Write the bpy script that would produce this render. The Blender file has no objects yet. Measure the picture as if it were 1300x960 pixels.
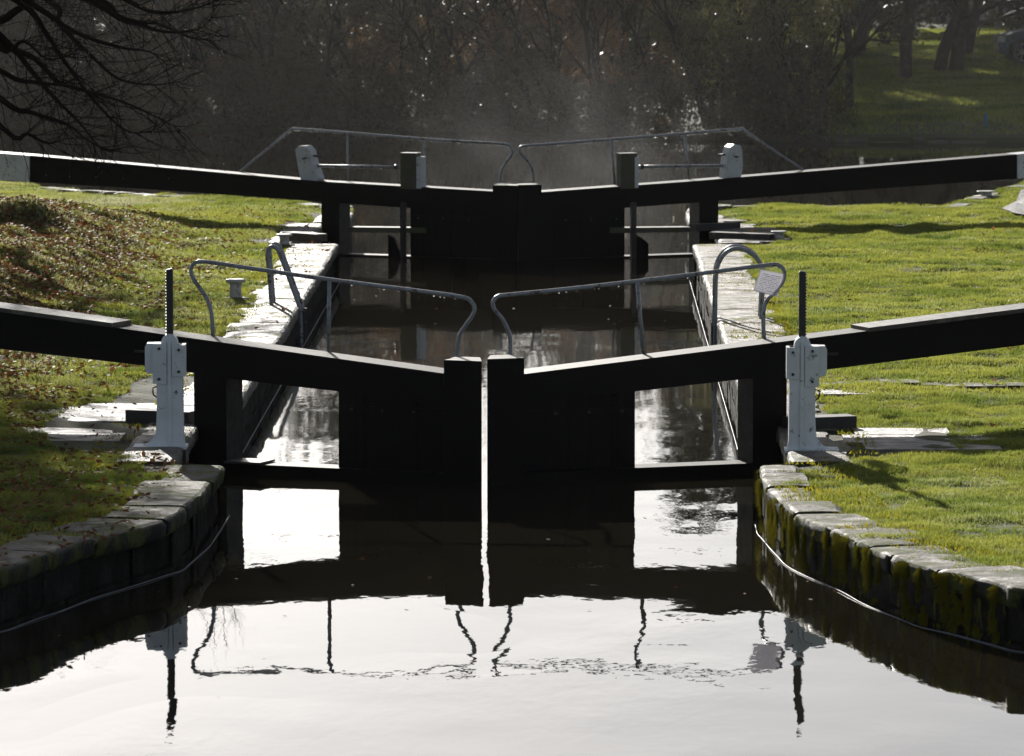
import bpy, bmesh, math, random
import numpy as np
from mathutils import Vector, Matrix, noise
from mathutils.geometry import delaunay_2d_cdt
R = math.radians
random.seed(7)
S = bpy.context.scene
COL = S.collection
# ------------------------------------------------------------------ camera
CX, CY, CZ, F = 0.75, 0.0, 5.13, 7150.0
PITCH = math.atan(642 / F)
YAW = math.asin(78 / F * math.cos(PITCH))
cam = bpy.data.objects.new('camera', bpy.data.cameras.new('camera'))
COL.objects.link(cam); S.camera = cam
cam.location = (CX, CY, CZ); cam.rotation_euler = (math.pi/2 - PITCH, 0, YAW)
cam.data.sensor_width = 36; cam.data.lens = F / 1300 * 36
cam.data.clip_start = .5; cam.data.clip_end = 5000
cam.data.dof.use_dof = True; cam.data.dof.focus_distance = 50; cam.data.dof.aperture_fstop = 8
CM = cam.rotation_euler.to_matrix()
CP = Vector((CX, CY, CZ))
def ray(px, py): return CM @ Vector(((px - 650) / F, (480 - py) / F, -1))
def G(px, py, z=0.0):                      # point of the photo on a level plane
    d = ray(px, py); t = (z - CZ) / d.z
    return CP + d * t
def AT(px, py, Y):                         # point of the photo at a distance
    d = ray(px, py); t = (Y - CY) / d.y
    return CP + d * t
# ------------------------------------------------------------------ materials
def mat(name):
    m = bpy.data.materials.new(name); m.use_nodes = True
    nt = m.node_tree; b = nt.nodes['Principled BSDF']
    return m, nt, b
def N(nt, t, **k):
    n = nt.nodes.new(t)
    for a, v in k.items():
        if a in n.inputs.keys() if hasattr(n, 'inputs') else False: n.inputs[a].default_value = v
        else: setattr(n, a, v)
    return n
def coords(nt, kind='Object'):
    return nt.nodes.new('ShaderNodeTexCoord').outputs[kind]
def gpos(nt): return nt.nodes.new('ShaderNodeNewGeometry').outputs['Position']
def noi(nt, vec, scale, detail=4, rough=.6, dist=0):
    n = nt.nodes.new('ShaderNodeTexNoise'); n.inputs['Scale'].default_value = scale
    n.inputs['Detail'].default_value = detail; n.inputs['Roughness'].default_value = rough
    n.inputs['Distortion'].default_value = dist
    nt.links.new(vec, n.inputs['Vector']); return n.outputs['Fac']
def ramp(nt, fac, stops):
    r = nt.nodes.new('ShaderNodeValToRGB'); e = r.color_ramp.elements
    while len(e) < len(stops): e.new(.5)
    for q, (p, c) in zip(e, stops):
        q.position = p; q.color = (c, c, c, 1) if isinstance(c, (int, float)) else (*c, 1)
    nt.links.new(fac, r.inputs[0]); return r.outputs[0]
def mix(nt, fac, a, b, blend='MIX'):
    m = nt.nodes.new('ShaderNodeMix'); m.data_type = 'RGBA'; m.blend_type = blend
    for i, v in ((0, fac), (6, a), (7, b)):
        if hasattr(v, 'links') or hasattr(v, 'is_linked'): nt.links.new(v, m.inputs[i])
        else: m.inputs[i].default_value = v if i == 0 else (*v, 1)
    return m.outputs[2]
def bump(nt, b, h, strength=.5, dist=.01):
    n = nt.nodes.new('ShaderNodeBump'); n.inputs['Strength'].default_value = strength
    n.inputs['Distance'].default_value = dist
    nt.links.new(h, n.inputs['Height']); nt.links.new(n.outputs[0], b.inputs['Normal']); return n
def vscale(nt, vec, s):
    m = nt.nodes.new('ShaderNodeMapping'); m.inputs['Scale'].default_value = s
    nt.links.new(vec, m.inputs['Vector']); return m.outputs[0]

def paint(name, base, rough, worn=None, amount=.0, scale=9, metal=0, spec=.5):
    m, nt, b = mat(name); b.inputs['Specular IOR Level'].default_value = spec; p = gpos(nt)
    n = noi(nt, p, scale, 6, .65)
    c = mix(nt, ramp(nt, noi(nt, p, 3.1, 3), [(.3, 0), (.7, 1)]), base, tuple(v * .78 for v in base))
    if worn:
        c = mix(nt, ramp(nt, n, [(1 - amount - .04, 0), (1 - amount + .04, 1)]), c, worn)
    nt.links.new(c, b.inputs['Base Color'])
    nt.links.new(ramp(nt, noi(nt, p, 14, 3), [(.3, rough - .1), (.7, rough + .12)]), b.inputs['Roughness'])
    b.inputs['Metallic'].default_value = metal
    bump(nt, b, noi(nt, p, 60, 4), .25, .004)
    return m
M = {}
M['black'] = paint('black_tar_paint', (.005, .0045, .004), .5, (.010, .008, .006), .32, 7, spec=.12)
M['dock'] = paint('wet_weathered_timber', (.06, .052, .042), .42, (.12, .105, .08), .45, 8)
M['white'] = paint('white_gate_paint', (.60, .63, .64), .5, (.20, .16, .12), .38, 26)
M['rail'] = paint('weathered_rail_paint', (.30, .32, .34), .27, (.07, .055, .045), .42, 14)
M['gear'] = paint('pale_blue_grey_iron_paint', (.80, .85, .87), .5, (.12, .09, .065), .36, 12)
M['oldwood'] = paint('mossy_old_timber', (.085, .075, .055), .7, (.06, .075, .02), .48, 10)
M['iron'] = paint('dark_greased_iron', (.018, .017, .016), .45, (.05, .03, .02), .4, 20)
M['rope'] = paint('pale_blue_rope', (.22, .25, .29), .5)
M['bollard'] = paint('white_bollard_paint', (.5, .5, .47), .5, (.2, .15, .1), .4, 18)
M['tyre'] = paint('tyre_rubber', (.02, .02, .02), .7)
M['carpaint'] = paint('dark_blue_car_paint', (.02, .06, .12), .25)
M['alloy'] = paint('wheel_alloy', (.4, .4, .4), .35, metal=.8)
M['render'] = paint('pale_house_render', (.34, .32, .29), .8)
M['slate'] = paint('slate_roof', (.07, .07, .08), .6)
M['bark'] = paint('wet_bark', (.028, .022, .017), .65, (.05, .045, .03), .42, 6, spec=.25)
M['bluepost'] = paint('blue_post_paint', (.08, .25, .38), .5)

def stone_mat(name, base, moss, rough=.38, mossy=.5, mscale=2.2, spec=.5, side=None, streak=1):
    m, nt, b = mat(name); p = gpos(nt)
    n1 = noi(nt, p, 3.2, 6, .7); n2 = noi(nt, p, 22, 5, .6)
    c = mix(nt, n1, tuple(v * .62 for v in base), base)
    c = mix(nt, ramp(nt, n2, [(.35, 0), (.6, 1)]), tuple(v * .6 for v in base), c)
    b.inputs['Specular IOR Level'].default_value = spec
    if side:                                   # upright faces coloured darker than the tops, deepening their shade
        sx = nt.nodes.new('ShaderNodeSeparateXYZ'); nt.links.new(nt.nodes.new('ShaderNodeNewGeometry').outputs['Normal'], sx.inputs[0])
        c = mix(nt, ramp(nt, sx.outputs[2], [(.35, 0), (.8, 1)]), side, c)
    mk = ramp(nt, noi(nt, vscale(nt, p, (1, 1, streak)), mscale, 5, .72, .4), [(1 - mossy - .05, 0), (1 - mossy + .05, 1)])
    c = mix(nt, mk, c, moss)
    nt.links.new(c, b.inputs['Base Color'])
    r = ramp(nt, noi(nt, p, 5, 4), [(.3, rough - .14), (.7, rough + .22)])
    nt.links.new(mix(nt, mk, r, (.85,) * 3), b.inputs['Roughness'])
    hh = nt.nodes.new('ShaderNodeMath'); hh.operation = 'MULTIPLY_ADD'; nt.links.new(noi(nt, p, 5, 3), hh.inputs[0]); hh.inputs[1].default_value = 1.6
    nt.links.new(noi(nt, p, 24, 6, .7), hh.inputs[2])
    bump(nt, b, hh.outputs[0], 1, .02)
    return m
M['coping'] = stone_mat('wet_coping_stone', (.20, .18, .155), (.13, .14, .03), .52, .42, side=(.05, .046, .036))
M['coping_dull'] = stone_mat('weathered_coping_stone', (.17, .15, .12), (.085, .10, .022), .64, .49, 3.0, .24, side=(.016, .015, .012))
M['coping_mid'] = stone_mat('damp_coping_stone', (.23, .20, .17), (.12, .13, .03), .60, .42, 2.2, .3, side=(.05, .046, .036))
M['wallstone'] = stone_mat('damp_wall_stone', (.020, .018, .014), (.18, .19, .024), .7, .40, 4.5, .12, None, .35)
M['wallstone_shaded'] = stone_mat('shade_darkened_wall_stone', (.011, .010, .008), (.03, .034, .01), .7, .22, 4.5, .1, None, .35)  # copy of wallstone with the left wall's shade in its colour, less moss
M['paving'] = stone_mat('wet_paving', (.2, .18, .155), (.08, .08, .03), .44, .28)
M['asphalt'] = stone_mat('towpath_asphalt', (.16, .15, .15), (.08, .08, .05), .6, .25)

def ground_mat():
    m, nt, b = mat('turf_soil'); p = gpos(nt)
    c = mix(nt, noi(nt, p, 1.3, 5), (.035, .05, .012), (.075, .085, .022))
    c = mix(nt, ramp(nt, noi(nt, p, 9, 5), [(.5, 0), (.62, 1)]), c, (.07, .05, .028))
    nt.links.new(c, b.inputs['Base Color']); b.inputs['Roughness'].default_value = .9
    bump(nt, b, noi(nt, p, 30, 5), .8, .03)
    return m
M['ground'] = ground_mat()
def leafy(name, stops, trans=.5, rough=.5, spec=.5, broad=.35):
    m, nt, b = mat(name)
    a = nt.nodes.new('ShaderNodeAttribute'); a.attribute_name = 'rnd'
    c = ramp(nt, a.outputs['Fac'], stops)
    p = gpos(nt)
    c = mix(nt, ramp(nt, noi(nt, p, broad, 4), [(.35, 0), (.65, 1)]), c, tuple(v * k for v, k in zip(stops[len(stops)//2][1], (1.5, 1.25, 1.1))))
    nt.links.new(c, b.inputs['Base Color']); b.inputs['Roughness'].default_value = rough
    b.inputs['Specular IOR Level'].default_value = spec
    t = nt.nodes.new('ShaderNodeBsdfTranslucent'); nt.links.new(c, t.inputs[0])
    ms = nt.nodes.new('ShaderNodeMixShader'); ms.inputs[0].default_value = trans
    nt.links.new(b.outputs[0], ms.inputs[1]); nt.links.new(t.outputs[0], ms.inputs[2])
    nt.links.new(ms.outputs[0], nt.nodes['Material Output'].inputs[0])
    return m
M['blade'] = leafy('grass_blade', [(0, (.045, .07, .010)), (.45, (.122, .18, .024)), (.8, (.235, .29, .06)), (1, (.46, .46, .25))], .6, .36, .5, 1.1)
M['leaf'] = leafy('dead_leaf', [(0, (.05, .024, .012)), (.5, (.15, .065, .028)), (1, (.28, .14, .06))], .35, .65, .2)
M['ever'] = leafy('evergreen_leaf', [(0, (.018, .026, .009)), (.6, (.035, .042, .014)), (1, (.06, .055, .02))], .14, .5, .3)
M['farleaf'] = leafy('far_leaf', [(0, (.012, .015, .008)), (1, (.03, .03, .015))], .04, .8, .1)
M['shrub'] = leafy('shrub_leaf', [(0, (.02, .024, .01)), (.6, (.045, .042, .02)), (1, (.11, .085, .045))], .35, .5, .4)
M['hang'] = leafy('olive_leaf', [(0, (.04, .048, .014)), (.6, (.08, .085, .025)), (1, (.22, .19, .07))], .5, .5, .4)
M['brown'] = leafy('russet_leaf', [(0, (.045, .032, .016)), (.6, (.10, .065, .03)), (1, (.24, .15, .06))], .5, .5, .4)
M['moss'] = leafy('moss_tuft', [(0, (.10, .11, .012)), (.6, (.22, .23, .024)), (1, (.32, .32, .04))], .6, 1, .0, 1.5)
M['twig'] = paint('wet_twig', (.014, .011, .009), .8, spec=0)

def water_mat():
    m, nt, b = mat('still_canal_water'); p = gpos(nt)
    b.inputs['Base Color'].default_value = (.018, .015, .009, 1)
    b.inputs['Roughness'].default_value = .012; b.inputs['IOR'].default_value = 1.333
    big = noi(nt, vscale(nt, p, (.55, .16, 1)), 1, 2, .5)
    mid = noi(nt, vscale(nt, p, (2.6, 1.1, 1)), 1, 2, .5, .6)
    fine = noi(nt, vscale(nt, p, (9, 4, 1)), 1, 2, .5)
    calm = ramp(nt, noi(nt, vscale(nt, p, (.35, .22, 1)), 1, 2), [(.42, .25), (.62, 1)])
    h = nt.nodes.new('ShaderNodeMath'); h.operation = 'MULTIPLY_ADD'
    nt.links.new(mid, h.inputs[0]); h.inputs[1].default_value = .2; nt.links.new(big, h.inputs[2])
    h2 = nt.nodes.new('ShaderNodeMath'); h2.operation = 'MULTIPLY_ADD'
    nt.links.new(fine, h2.inputs[0]); h2.inputs[1].default_value = .085; nt.links.new(h.outputs[0], h2.inputs[2])
    h3 = nt.nodes.new('ShaderNodeMath'); h3.operation = 'MULTIPLY'
    sy = nt.nodes.new('ShaderNodeSeparateXYZ'); nt.links.new(p, sy.inputs[0])
    mr = nt.nodes.new('ShaderNodeMapRange'); nt.links.new(sy.outputs[1], mr.inputs[0])   # the chamber is sheltered from the breeze
    for q, v_ in ((1, 46), (2, 56), (3, 1), (4, .42)): mr.inputs[q].default_value = v_
    cm = nt.nodes.new('ShaderNodeMath'); cm.operation = 'MULTIPLY'; nt.links.new(calm, cm.inputs[0]); nt.links.new(mr.outputs[0], cm.inputs[1])
    m2 = nt.nodes.new('ShaderNodeMapRange'); nt.links.new(sy.outputs[1], m2.inputs[0])
    for q, v_ in ((1, 44), (2, 52), (3, .012), (4, .028)): m2.inputs[q].default_value = v_
    nt.links.new(m2.outputs[0], b.inputs['Roughness'])
    nt.links.new(h2.outputs[0], h3.inputs[0]); nt.links.new(cm.outputs[0], h3.inputs[1])
    bump(nt, b, h3.outputs[0], 1.0, .012)
    return m
M['water'] = water_mat()
m, nt, b = mat('window_glass'); b.inputs['Base Color'].default_value = (.02, .02, .025, 1); b.inputs['Roughness'].default_value = .05; M['glass'] = m
m, nt, b = mat('water_drop'); b.inputs['Roughness'].default_value = .02; b.inputs['Transmission Weight'].default_value = 1; b.inputs['IOR'].default_value = 1.33; M['drop'] = m
def paper():
    m, nt, b = mat('printed_paper'); u = coords(nt, 'UV')
    sx = nt.nodes.new('ShaderNodeSeparateXYZ'); nt.links.new(u, sx.inputs[0])
    w = nt.nodes.new('ShaderNodeMath'); w.operation = 'MULTIPLY'; nt.links.new(sx.outputs[1], w.inputs[0]); w.inputs[1].default_value = 13
    fr = nt.nodes.new('ShaderNodeMath'); fr.operation = 'FRACT'; nt.links.new(w.outputs[0], fr.inputs[0])
    g = nt.nodes.new('ShaderNodeMath'); g.operation = 'GREATER_THAN'; nt.links.new(fr.outputs[0], g.inputs[0]); g.inputs[1].default_value = .6
    wn = ramp(nt, noi(nt, vscale(nt, u, (16, 13, 1)), 1, 3, .8), [(.47, 0), (.52, 1)])
    k = nt.nodes.new('ShaderNodeMath'); k.operation = 'MULTIPLY'; nt.links.new(g.outputs[0], k.inputs[0]); nt.links.new(wn, k.inputs[1])
    ed = None
    for o in (0, 1):
        a = nt.nodes.new('ShaderNodeMath'); a.operation = 'COMPARE'; nt.links.new(sx.outputs[o], a.inputs[0]); a.inputs[1].default_value = .5; a.inputs[2].default_value = .38
        q = nt.nodes.new('ShaderNodeMath'); q.operation = 'MULTIPLY'; nt.links.new(k.outputs[0], q.inputs[0]); nt.links.new(a.outputs[0], q.inputs[1]); k = q
    c = mix(nt, k.outputs[0], (.78, .77, .8), (.25, .25, .28)); nt.links.new(c, b.inputs['Base Color']); b.inputs['Roughness'].default_value = .3
    t = nt.nodes.new('ShaderNodeBsdfTranslucent'); nt.links.new(c, t.inputs[0])
    ms = nt.nodes.new('ShaderNodeMixShader'); ms.inputs[0].default_value = .45
    nt.links.new(b.outputs[0], ms.inputs[1]); nt.links.new(t.outputs[0], ms.inputs[2]); nt.links.new(ms.outputs[0], nt.nodes['Material Output'].inputs[0])
    return m
M['paper'] = paper()
# ------------------------------------------------------------------ object helpers
def tag(o, label=None, cat=None, group=None, kind=None):
    if label: o['label'] = label
    if cat: o['category'] = cat
    if group: o['group'] = group
    if kind: o['kind'] = kind
    return o
def empty(name, loc, label, cat, group=None):
    o = bpy.data.objects.new(name, None); COL.objects.link(o); o.location = loc
    o.empty_display_size = .2
    return tag(o, label, cat, group)
def wloc(o):
    v = Vector((0, 0, 0))
    while o: v += o.location; o = o.parent
    return v
class MB:                                   # collects shapes in world coordinates
    def __init__(s): s.bm = bmesh.new()
    def poly_prism(s, pts, fn, d0, d1):     # pts: (a, b) outline; fn(a, d, b) -> world
        f = [s.bm.verts.new(fn(a, d0, b)) for a, b in pts]
        g = [s.bm.verts.new(fn(a, d1, b)) for a, b in pts]
        n = len(pts); s.bm.faces.new(f); s.bm.faces.new(g[::-1])
        for i in range(n): s.bm.faces.new((f[i], g[i], g[(i + 1) % n], f[(i + 1) % n]))
        return s
    def box(s, x0, x1, y0, y1, z0, z1, fn=None):
        fn = fn or (lambda a, d, b: Vector((a, d, b)))
        return s.poly_prism([(x0, z0), (x1, z0), (x1, z1), (x0, z1)], fn, y0, y1)
    def tube(s, pts, r, n=8, cap=True):
        pts = [Vector(p) for p in pts]; rr = r if isinstance(r, (list, tuple)) else [r] * len(pts)
        rings = []; up = Vector((.13, .21, .97)).normalized()
        for i, p in enumerate(pts):
            t = (pts[min(i + 1, len(pts) - 1)] - pts[max(i - 1, 0)])
            if t.length < 1e-7: t = Vector((0, 0, 1))
            t.normalize(); x = t.cross(up)
            if x.length < .05: x = t.cross(Vector((1, 0, 0)))
            x.normalize(); y = t.cross(x)
            rings.append([s.bm.verts.new(p + (x * math.cos(a) + y * math.sin(a)) * rr[i]) for a in [2 * math.pi * k / n for k in range(n)]])
        for a, b in zip(rings, rings[1:]):
            for k in range(n): 
                fc = s.bm.faces.new((a[k], a[(k + 1) % n], b[(k + 1) % n], b[k])); fc.smooth = True
        if cap and n > 2: s.bm.faces.new(rings[0][::-1]); s.bm.faces.new(rings[-1])
        return s
    def lathe(s, c, prof, n=16):
        c = Vector(c); rings = []
        for r, z in prof: rings.append([s.bm.verts.new(c + Vector((r * math.cos(2 * math.pi * k / n), r * math.sin(2 * math.pi * k / n), z))) for k in range(n)])
        for a, b in zip(rings, rings[1:]):
            for k in range(n):
                fc = s.bm.faces.new((a[k], a[(k + 1) % n], b[(k + 1) % n], b[k])); fc.smooth = True
        s.bm.faces.new(rings[0][::-1]); s.bm.faces.new(rings[-1]); return s
    def quad(s, a, b, c, d):
        return s.bm.faces.new([s.bm.verts.new(v) for v in (a, b, c, d)])
    def build(s, name, m, parent=None, bevel=0, loc=None):
        bm = s.bm
        if bevel:
            es = [e for e in bm.edges if len(e.link_faces) == 2 and e.calc_face_angle(0) > .6]
            bmesh.ops.bevel(bm, geom=es, offset=bevel, segments=2, affect='EDGES', clamp_overlap=True)
        bmesh.ops.recalc_face_normals(bm, faces=bm.faces)
        o0 = wloc(parent) if parent else Vector(loc or (0, 0, 0))
        for v in bm.verts: v.co -= o0
        me = bpy.data.meshes.new(name); bm.to_mesh(me); bm.free()
        me.materials.append(m)
        o = bpy.data.objects.new(name, me); COL.objects.link(o)
        if parent: o.parent = parent
        else: o.location = o0
        return o
def smooth(pts, k=5):                        # Catmull-Rom through points
    pts = [Vector(p) for p in pts]; out = []
    for i in range(len(pts) - 1):
        a, b, c, d = pts[max(i - 1, 0)], pts[i], pts[i + 1], pts[min(i + 2, len(pts) - 1)]
        for j in range(k):
            t = j / k
            out.append(.5 * ((2 * b) + (c - a) * t + (2 * a - 5 * b + 4 * c - d) * t * t + (3 * b - a - 3 * c + d) * t ** 3))
    return out + [pts[-1]]
def tri_mesh(name, V, rnd, m, parent=None, quads=False):
    """V: (n, k, 3) faces of k vertices"""
    n, k, _ = V.shape; me = bpy.data.meshes.new(name)
    o0 = np.array(wloc(parent)) if parent else np.zeros(3)
    me.vertices.add(n * k); me.vertices.foreach_set('co', (V - o0).reshape(-1).astype(np.float32))
    me.loops.add(n * k); me.loops.foreach_set('vertex_index', np.arange(n * k, dtype=np.int32))
    me.polygons.add(n); me.polygons.foreach_set('loop_start', np.arange(0, n * k, k, dtype=np.int32))
    at = me.attributes.new('rnd', 'FLOAT', 'POINT'); at.data.foreach_set('value', np.repeat(rnd, k).astype(np.float32))
    me.update(calc_edges=True); me.materials.append(m)
    o = bpy.data.objects.new(name, me); COL.objects.link(o)
    if parent: o.parent = parent
    return o
rs = np.random.RandomState(11)
# ------------------------------------------------------------------ plan of the banks
GZ = .40
wl_left = [G(0, 726, GZ), G(62, 706, GZ), G(106, 690, GZ), G(175, 671, GZ), G(223, 656, GZ), G(256, 630, GZ), G(272, 609, GZ), G(283, 592, GZ)]
wl_right = [G(1300, 751, GZ), G(1271, 744, GZ), G(1215, 730, GZ), G(1177, 722, GZ), G(1109, 697.5, GZ), G(1065, 676, GZ), G(1031, 663, GZ), G(1006, 651, GZ), G(985, 630, GZ), G(970, 613, GZ), G(964, 592, GZ)]
L_wing = [Vector((-30, 31, GZ)), Vector((-8, 33.2, GZ)), Vector((-4.6, 35.6, GZ)), Vector((-3.7, 36.8, GZ))] + wl_left
R_wing = [Vector((30, 31, GZ)), Vector((9, 33, GZ)), Vector((5.6, 35.6, GZ)), Vector((4.7, 36.6, GZ))] + wl_right
Lc, Rc = wl_left[-1], wl_right[-1]
YN, YF = 48.1, 75.7                         # the heels of the near and the far gates
back_l = [G(px, py, GZ) for px, py in ((447, 263), (420, 261), (393, 258), (219, 250), (120, 244), (60, 238), (0, 232))]
back_r = [G(px, py, GZ) for px, py in ((877, 264), (905, 262), (1000, 262.5), (1119, 262), (1194, 264), (1240, 250), (1287, 236))]
P2 = lambda v, z=GZ: Vector((v[0], v[1], z))
L_path = L_wing + [P2((-2.46, Lc.y + .25)), P2((-2.46, YN + .2)), P2((-2.24, YN + .45)), P2((-2.24, 71.7)), P2((-2.62, 71.9)), P2((-2.62, YF + .2)), P2((-2.3, YF + .45)), P2((-2.3, 78.2))]
R_path = R_wing + [P2((2.50, Rc.y + .25)), P2((2.50, YN + .2)), P2((2.28, YN + .45)), P2((2.28, 71.7)), P2((2.62, 71.9)), P2((2.62, YF + .2)), P2((2.32, YF + .45)), P2((2.32, 78.4))]
L_poly = L_path + back_l + [P2((-11, 89)), P2((-60, 96)), P2((-60, 30))]
R_poly = R_path + back_r + [P2((9.5, 93)), P2((12, 100)), P2((60, 101)), P2((60, 30))]
def inside(poly, x, y):                      # numpy point in polygon
    c = np.zeros(x.shape, bool); n = len(poly)
    for i in range(n):
        x1, y1, x2, y2 = poly[i][0], poly[i][1], poly[(i + 1) % n][0], poly[(i + 1) % n][1]
        if y1 == y2: continue
        k = ((y1 > y) != (y2 > y)) & (x < (x2 - x1) * (y - y1) / (y2 - y1) + x1); c ^= k
    return c
def dist_path(path, x, y):
    d = np.full(x.shape, 1e9)
    for a, b in zip(path, path[1:]):
        ax, ay, bx, by = a[0], a[1], b[0], b[1]; L2 = (bx - ax) ** 2 + (by - ay) ** 2 + 1e-9
        t = np.clip(((x - ax) * (bx - ax) + (y - ay) * (by - ay)) / L2, 0, 1)
        d = np.minimum(d, np.hypot(x - ax - t * (bx - ax), y - ay - t * (by - ay)))
    return d
sst = lambda t: (lambda u: u * u * (3 - 2 * u))(np.clip(t, 0, 1))
def vn(x, y, s, seed=0):                     # smooth value noise in numpy
    x = x * s + seed * 17.3; y = y * s + seed * 5.1
    xi = np.floor(x).astype(int); yi = np.floor(y).astype(int); fx = x - xi; fy = y - yi
    h = lambda a, b: (np.sin(a * 127.1 + b * 311.7 + seed * 74.7) * 43758.5453) % 1.0
    fx = fx * fx * (3 - 2 * fx); fy = fy * fy * (3 - 2 * fy)
    return (h(xi, yi) * (1 - fx) + h(xi + 1, yi) * fx) * (1 - fy) + (h(xi, yi + 1) * (1 - fx) + h(xi + 1, yi + 1) * fx) * fy
def height(x, y):
    x = np.asarray(x, float); y = np.asarray(y, float)
    h = GZ - .02 + .035 * (vn(x, y, 1.1, 1) - .5) + .05 * (vn(x, y, 3.0, 2) - .5) + .02 * (vn(x, y, 8, 7) - .5)
    far = sst((np.abs(x) - 2.6) / 1.2)
    h = h + far * .05 * vn(x, y, .6, 3)
    m = sst((-x - 4.0) / 2.2) * sst((y - 51) / 5) * sst((80 - y) / 11)
    h = h + m * (.62 + .3 * (vn(x, y, .9, 4) - .5) + .14 * (vn(x, y, 3, 5) - .5))
    return h
def land(name, poly, x0, x1, y0, y1, step):
    bp = [Vector((p[0], p[1])) for p in poly]
    gx, gy = np.meshgrid(np.arange(x0, x1, step), np.arange(y0, y1, step)); gx = gx.ravel() ; gy = gy.ravel()
    k = inside(poly, gx, gy) & (dist_path(list(poly) + [poly[0]], gx, gy) > step * .5)
    pts = bp + [Vector((a, b)) for a, b in zip(gx[k], gy[k])]
    n = len(bp); r = delaunay_2d_cdt(pts, [], [list(range(n))], 1, 1e-5)
    vs = r[0]; h = height([v.x for v in vs], [v.y for v in vs])
    # the turf stays just under the coping along the walls, and a skirt goes down into the water
    me = bpy.data.meshes.new(name)
    V = [(v.x, v.y, float(z)) for v, z in zip(vs, h)]; Fc = [tuple(f) for f in r[2]]
    base = len(V)
    for p in bp:
        V.append((p.x, p.y, GZ - .04)); V.append((p.x, p.y, -1.6))
    for i in range(n):
        j = (i + 1) % n; Fc.append((base + 2 * i, base + 2 * j, base + 2 * j + 1, base + 2 * i + 1))
    me.from_pydata(V, [], Fc); me.materials.append(M['ground']); me.update()
    o = bpy.data.objects.new(name, me); COL.objects.link(o); tag(o, kind='structure'); return o
def inset(path, d):                          # push the land skirt a little behind the wall face
    return path
land('ground', [P2((p[0] - .09, p[1])) if -6 < p[0] < -1.5 and p[1] < 79 else p for p in L_poly], -10, 0, 35, 90, .22)
land('ground', [P2((p[0] + .09, p[1])) if 1.5 < p[0] < 5.8 and p[1] < 79 else p for p in R_poly], 0, 12, 35, 95, .22)
# one sheet for the canal bed and the country out to the horizon
o = MB(); o.quad((-1500, -60, -1.7), (1500, -60, -1.7), (1500, 3000, -1.7), (-1500, 3000, -1.7)); tag(o.build('canal_bed', M['ground']), kind='structure')
o = MB(); o.quad((-1500, -60, 0), (1500, -60, 0), (1500, 150, 0), (-1500, 150, 0)); tag(o.build('water', M['water']), kind='structure')
# far bank
fb = [(-1500, 112), (-60, 112), (-14, 112.5), (-6, 113), (-1, 111.5), (1.5, 109), (4, 108), (5.5, 107.5), (10, 107.5), (16, 107.2), (60, 107), (1500, 105)]
bm = MB(); rows = [0, .35, 1.5, 4, 9, 16, 24, 34, 46, 60, 90, 160, 400, 2900]
grid = []
fbd = []
for (x0, y0), (x1, y1) in zip(fb, fb[1:]):
    k = max(1, int(min(abs(x1 - x0), 60) / 2)); fbd += [(x0 + (x1 - x0) * i / k, y0 + (y1 - y0) * i / k) for i in range(k)]
fbd.append(fb[-1])
def farz(r): return .10 + .28 * min(1, r / 3) + .006 * min(r, 60)
for x, y in fbd:
    col = [bm.bm.verts.new((x, y, -1.6))] + [bm.bm.verts.new((x, y + r, farz(r) + (.05 * noise.noise((x * .4, (y + r) * .4, 0)) if r < 100 else 0))) for r in rows]
    grid.append(col)
for a, b in zip(grid, grid[1:]):
    for i in range(len(a) - 1): bm.bm.faces.new((a[i], b[i], b[i + 1], a[i + 1]))
tag(bm.build('far_bank', M['ground']), kind='structure')

# ------------------------------------------------------------------ lock walls with coping
def resample(path, step):
    out = []
    for a, b in zip(path, path[1:]):
        n = max(1, int((b - a).length / step)); out += [a.lerp(b, i / n) for i in range(n)]
    return out + [path[-1]]
def coping(mb, path, side, w, seed, stone=(.55, 1.0), lift=0.0, wob=.012, gap=.022):
    """rows of worn stones laid along path; side +1 if the land lies to the right of travel"""
    rd = random.Random(seed); p = resample(path, .09); n = len(p)
    nrm = []
    for i in range(n):
        t = (p[min(i + 2, n - 1)] - p[max(i - 2, 0)]); t.z = 0; t.normalize(); nrm.append(Vector((t.y, -t.x, 0)) * side)
    i = 0
    while i < n - 2:
        L = rd.uniform(*stone); j = min(n - 1, i + max(3, int(L / .09)))
        if n - 1 - j < 3: j = n - 1
        dz = rd.uniform(-wob, wob) + lift; ww = w * (rd.uniform(.68, 1.35) if wob > .008 else rd.uniform(.85, 1.12)); dn = rd.uniform(-1, 1) * wob
        rows_ = []
        for k in range(i, j + 1):
            e = 0
            if k == i: e = gap
            if k == j: e = -gap
            t = Vector((nrm[k].y, -nrm[k].x, 0)) * (-side)
            c = p[k] - t * (-e)
            endd = .006 if k in (i, j) else 0
            pr = [(.03, -.15), (.0, -.12), (-.006, -.04), (.006, -.010), (.03, .0), (ww * .5, .004), (ww - .04, .0), (ww, -.03), (ww, -.2)]
            ring = []
            for q, (a, z) in enumerate(pr):
                nz = noise.noise((c.x * 4 + q * .8, c.y * 4, seed))
                a2 = a + dn + (.016 * nz + .012 * noise.noise((c.x * 13, c.y * 13, q * 1.7)) if q < 5 else .05 * nz if q > 5 else 0)
                z2 = z + dz + .006 * noise.noise((c.x * 3, c.y * 3, q * .5)) - (endd if q in (3, 4, 5, 6) else 0)
                v = c + nrm[k] * a2; ring.append(mb.bm.verts.new((v.x, v.y, GZ + .015 + z2)))
            rows_.append(ring)
        for a, b in zip(rows_, rows_[1:]):
            for q in range(len(a) - 1):
                f = mb.bm.faces.new((a[q], a[q + 1], b[q + 1], b[q])); f.smooth = q < 3
        mb.bm.faces.new(rows_[0][::-1]); mb.bm.faces.new(rows_[-1])
        i = j
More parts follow.
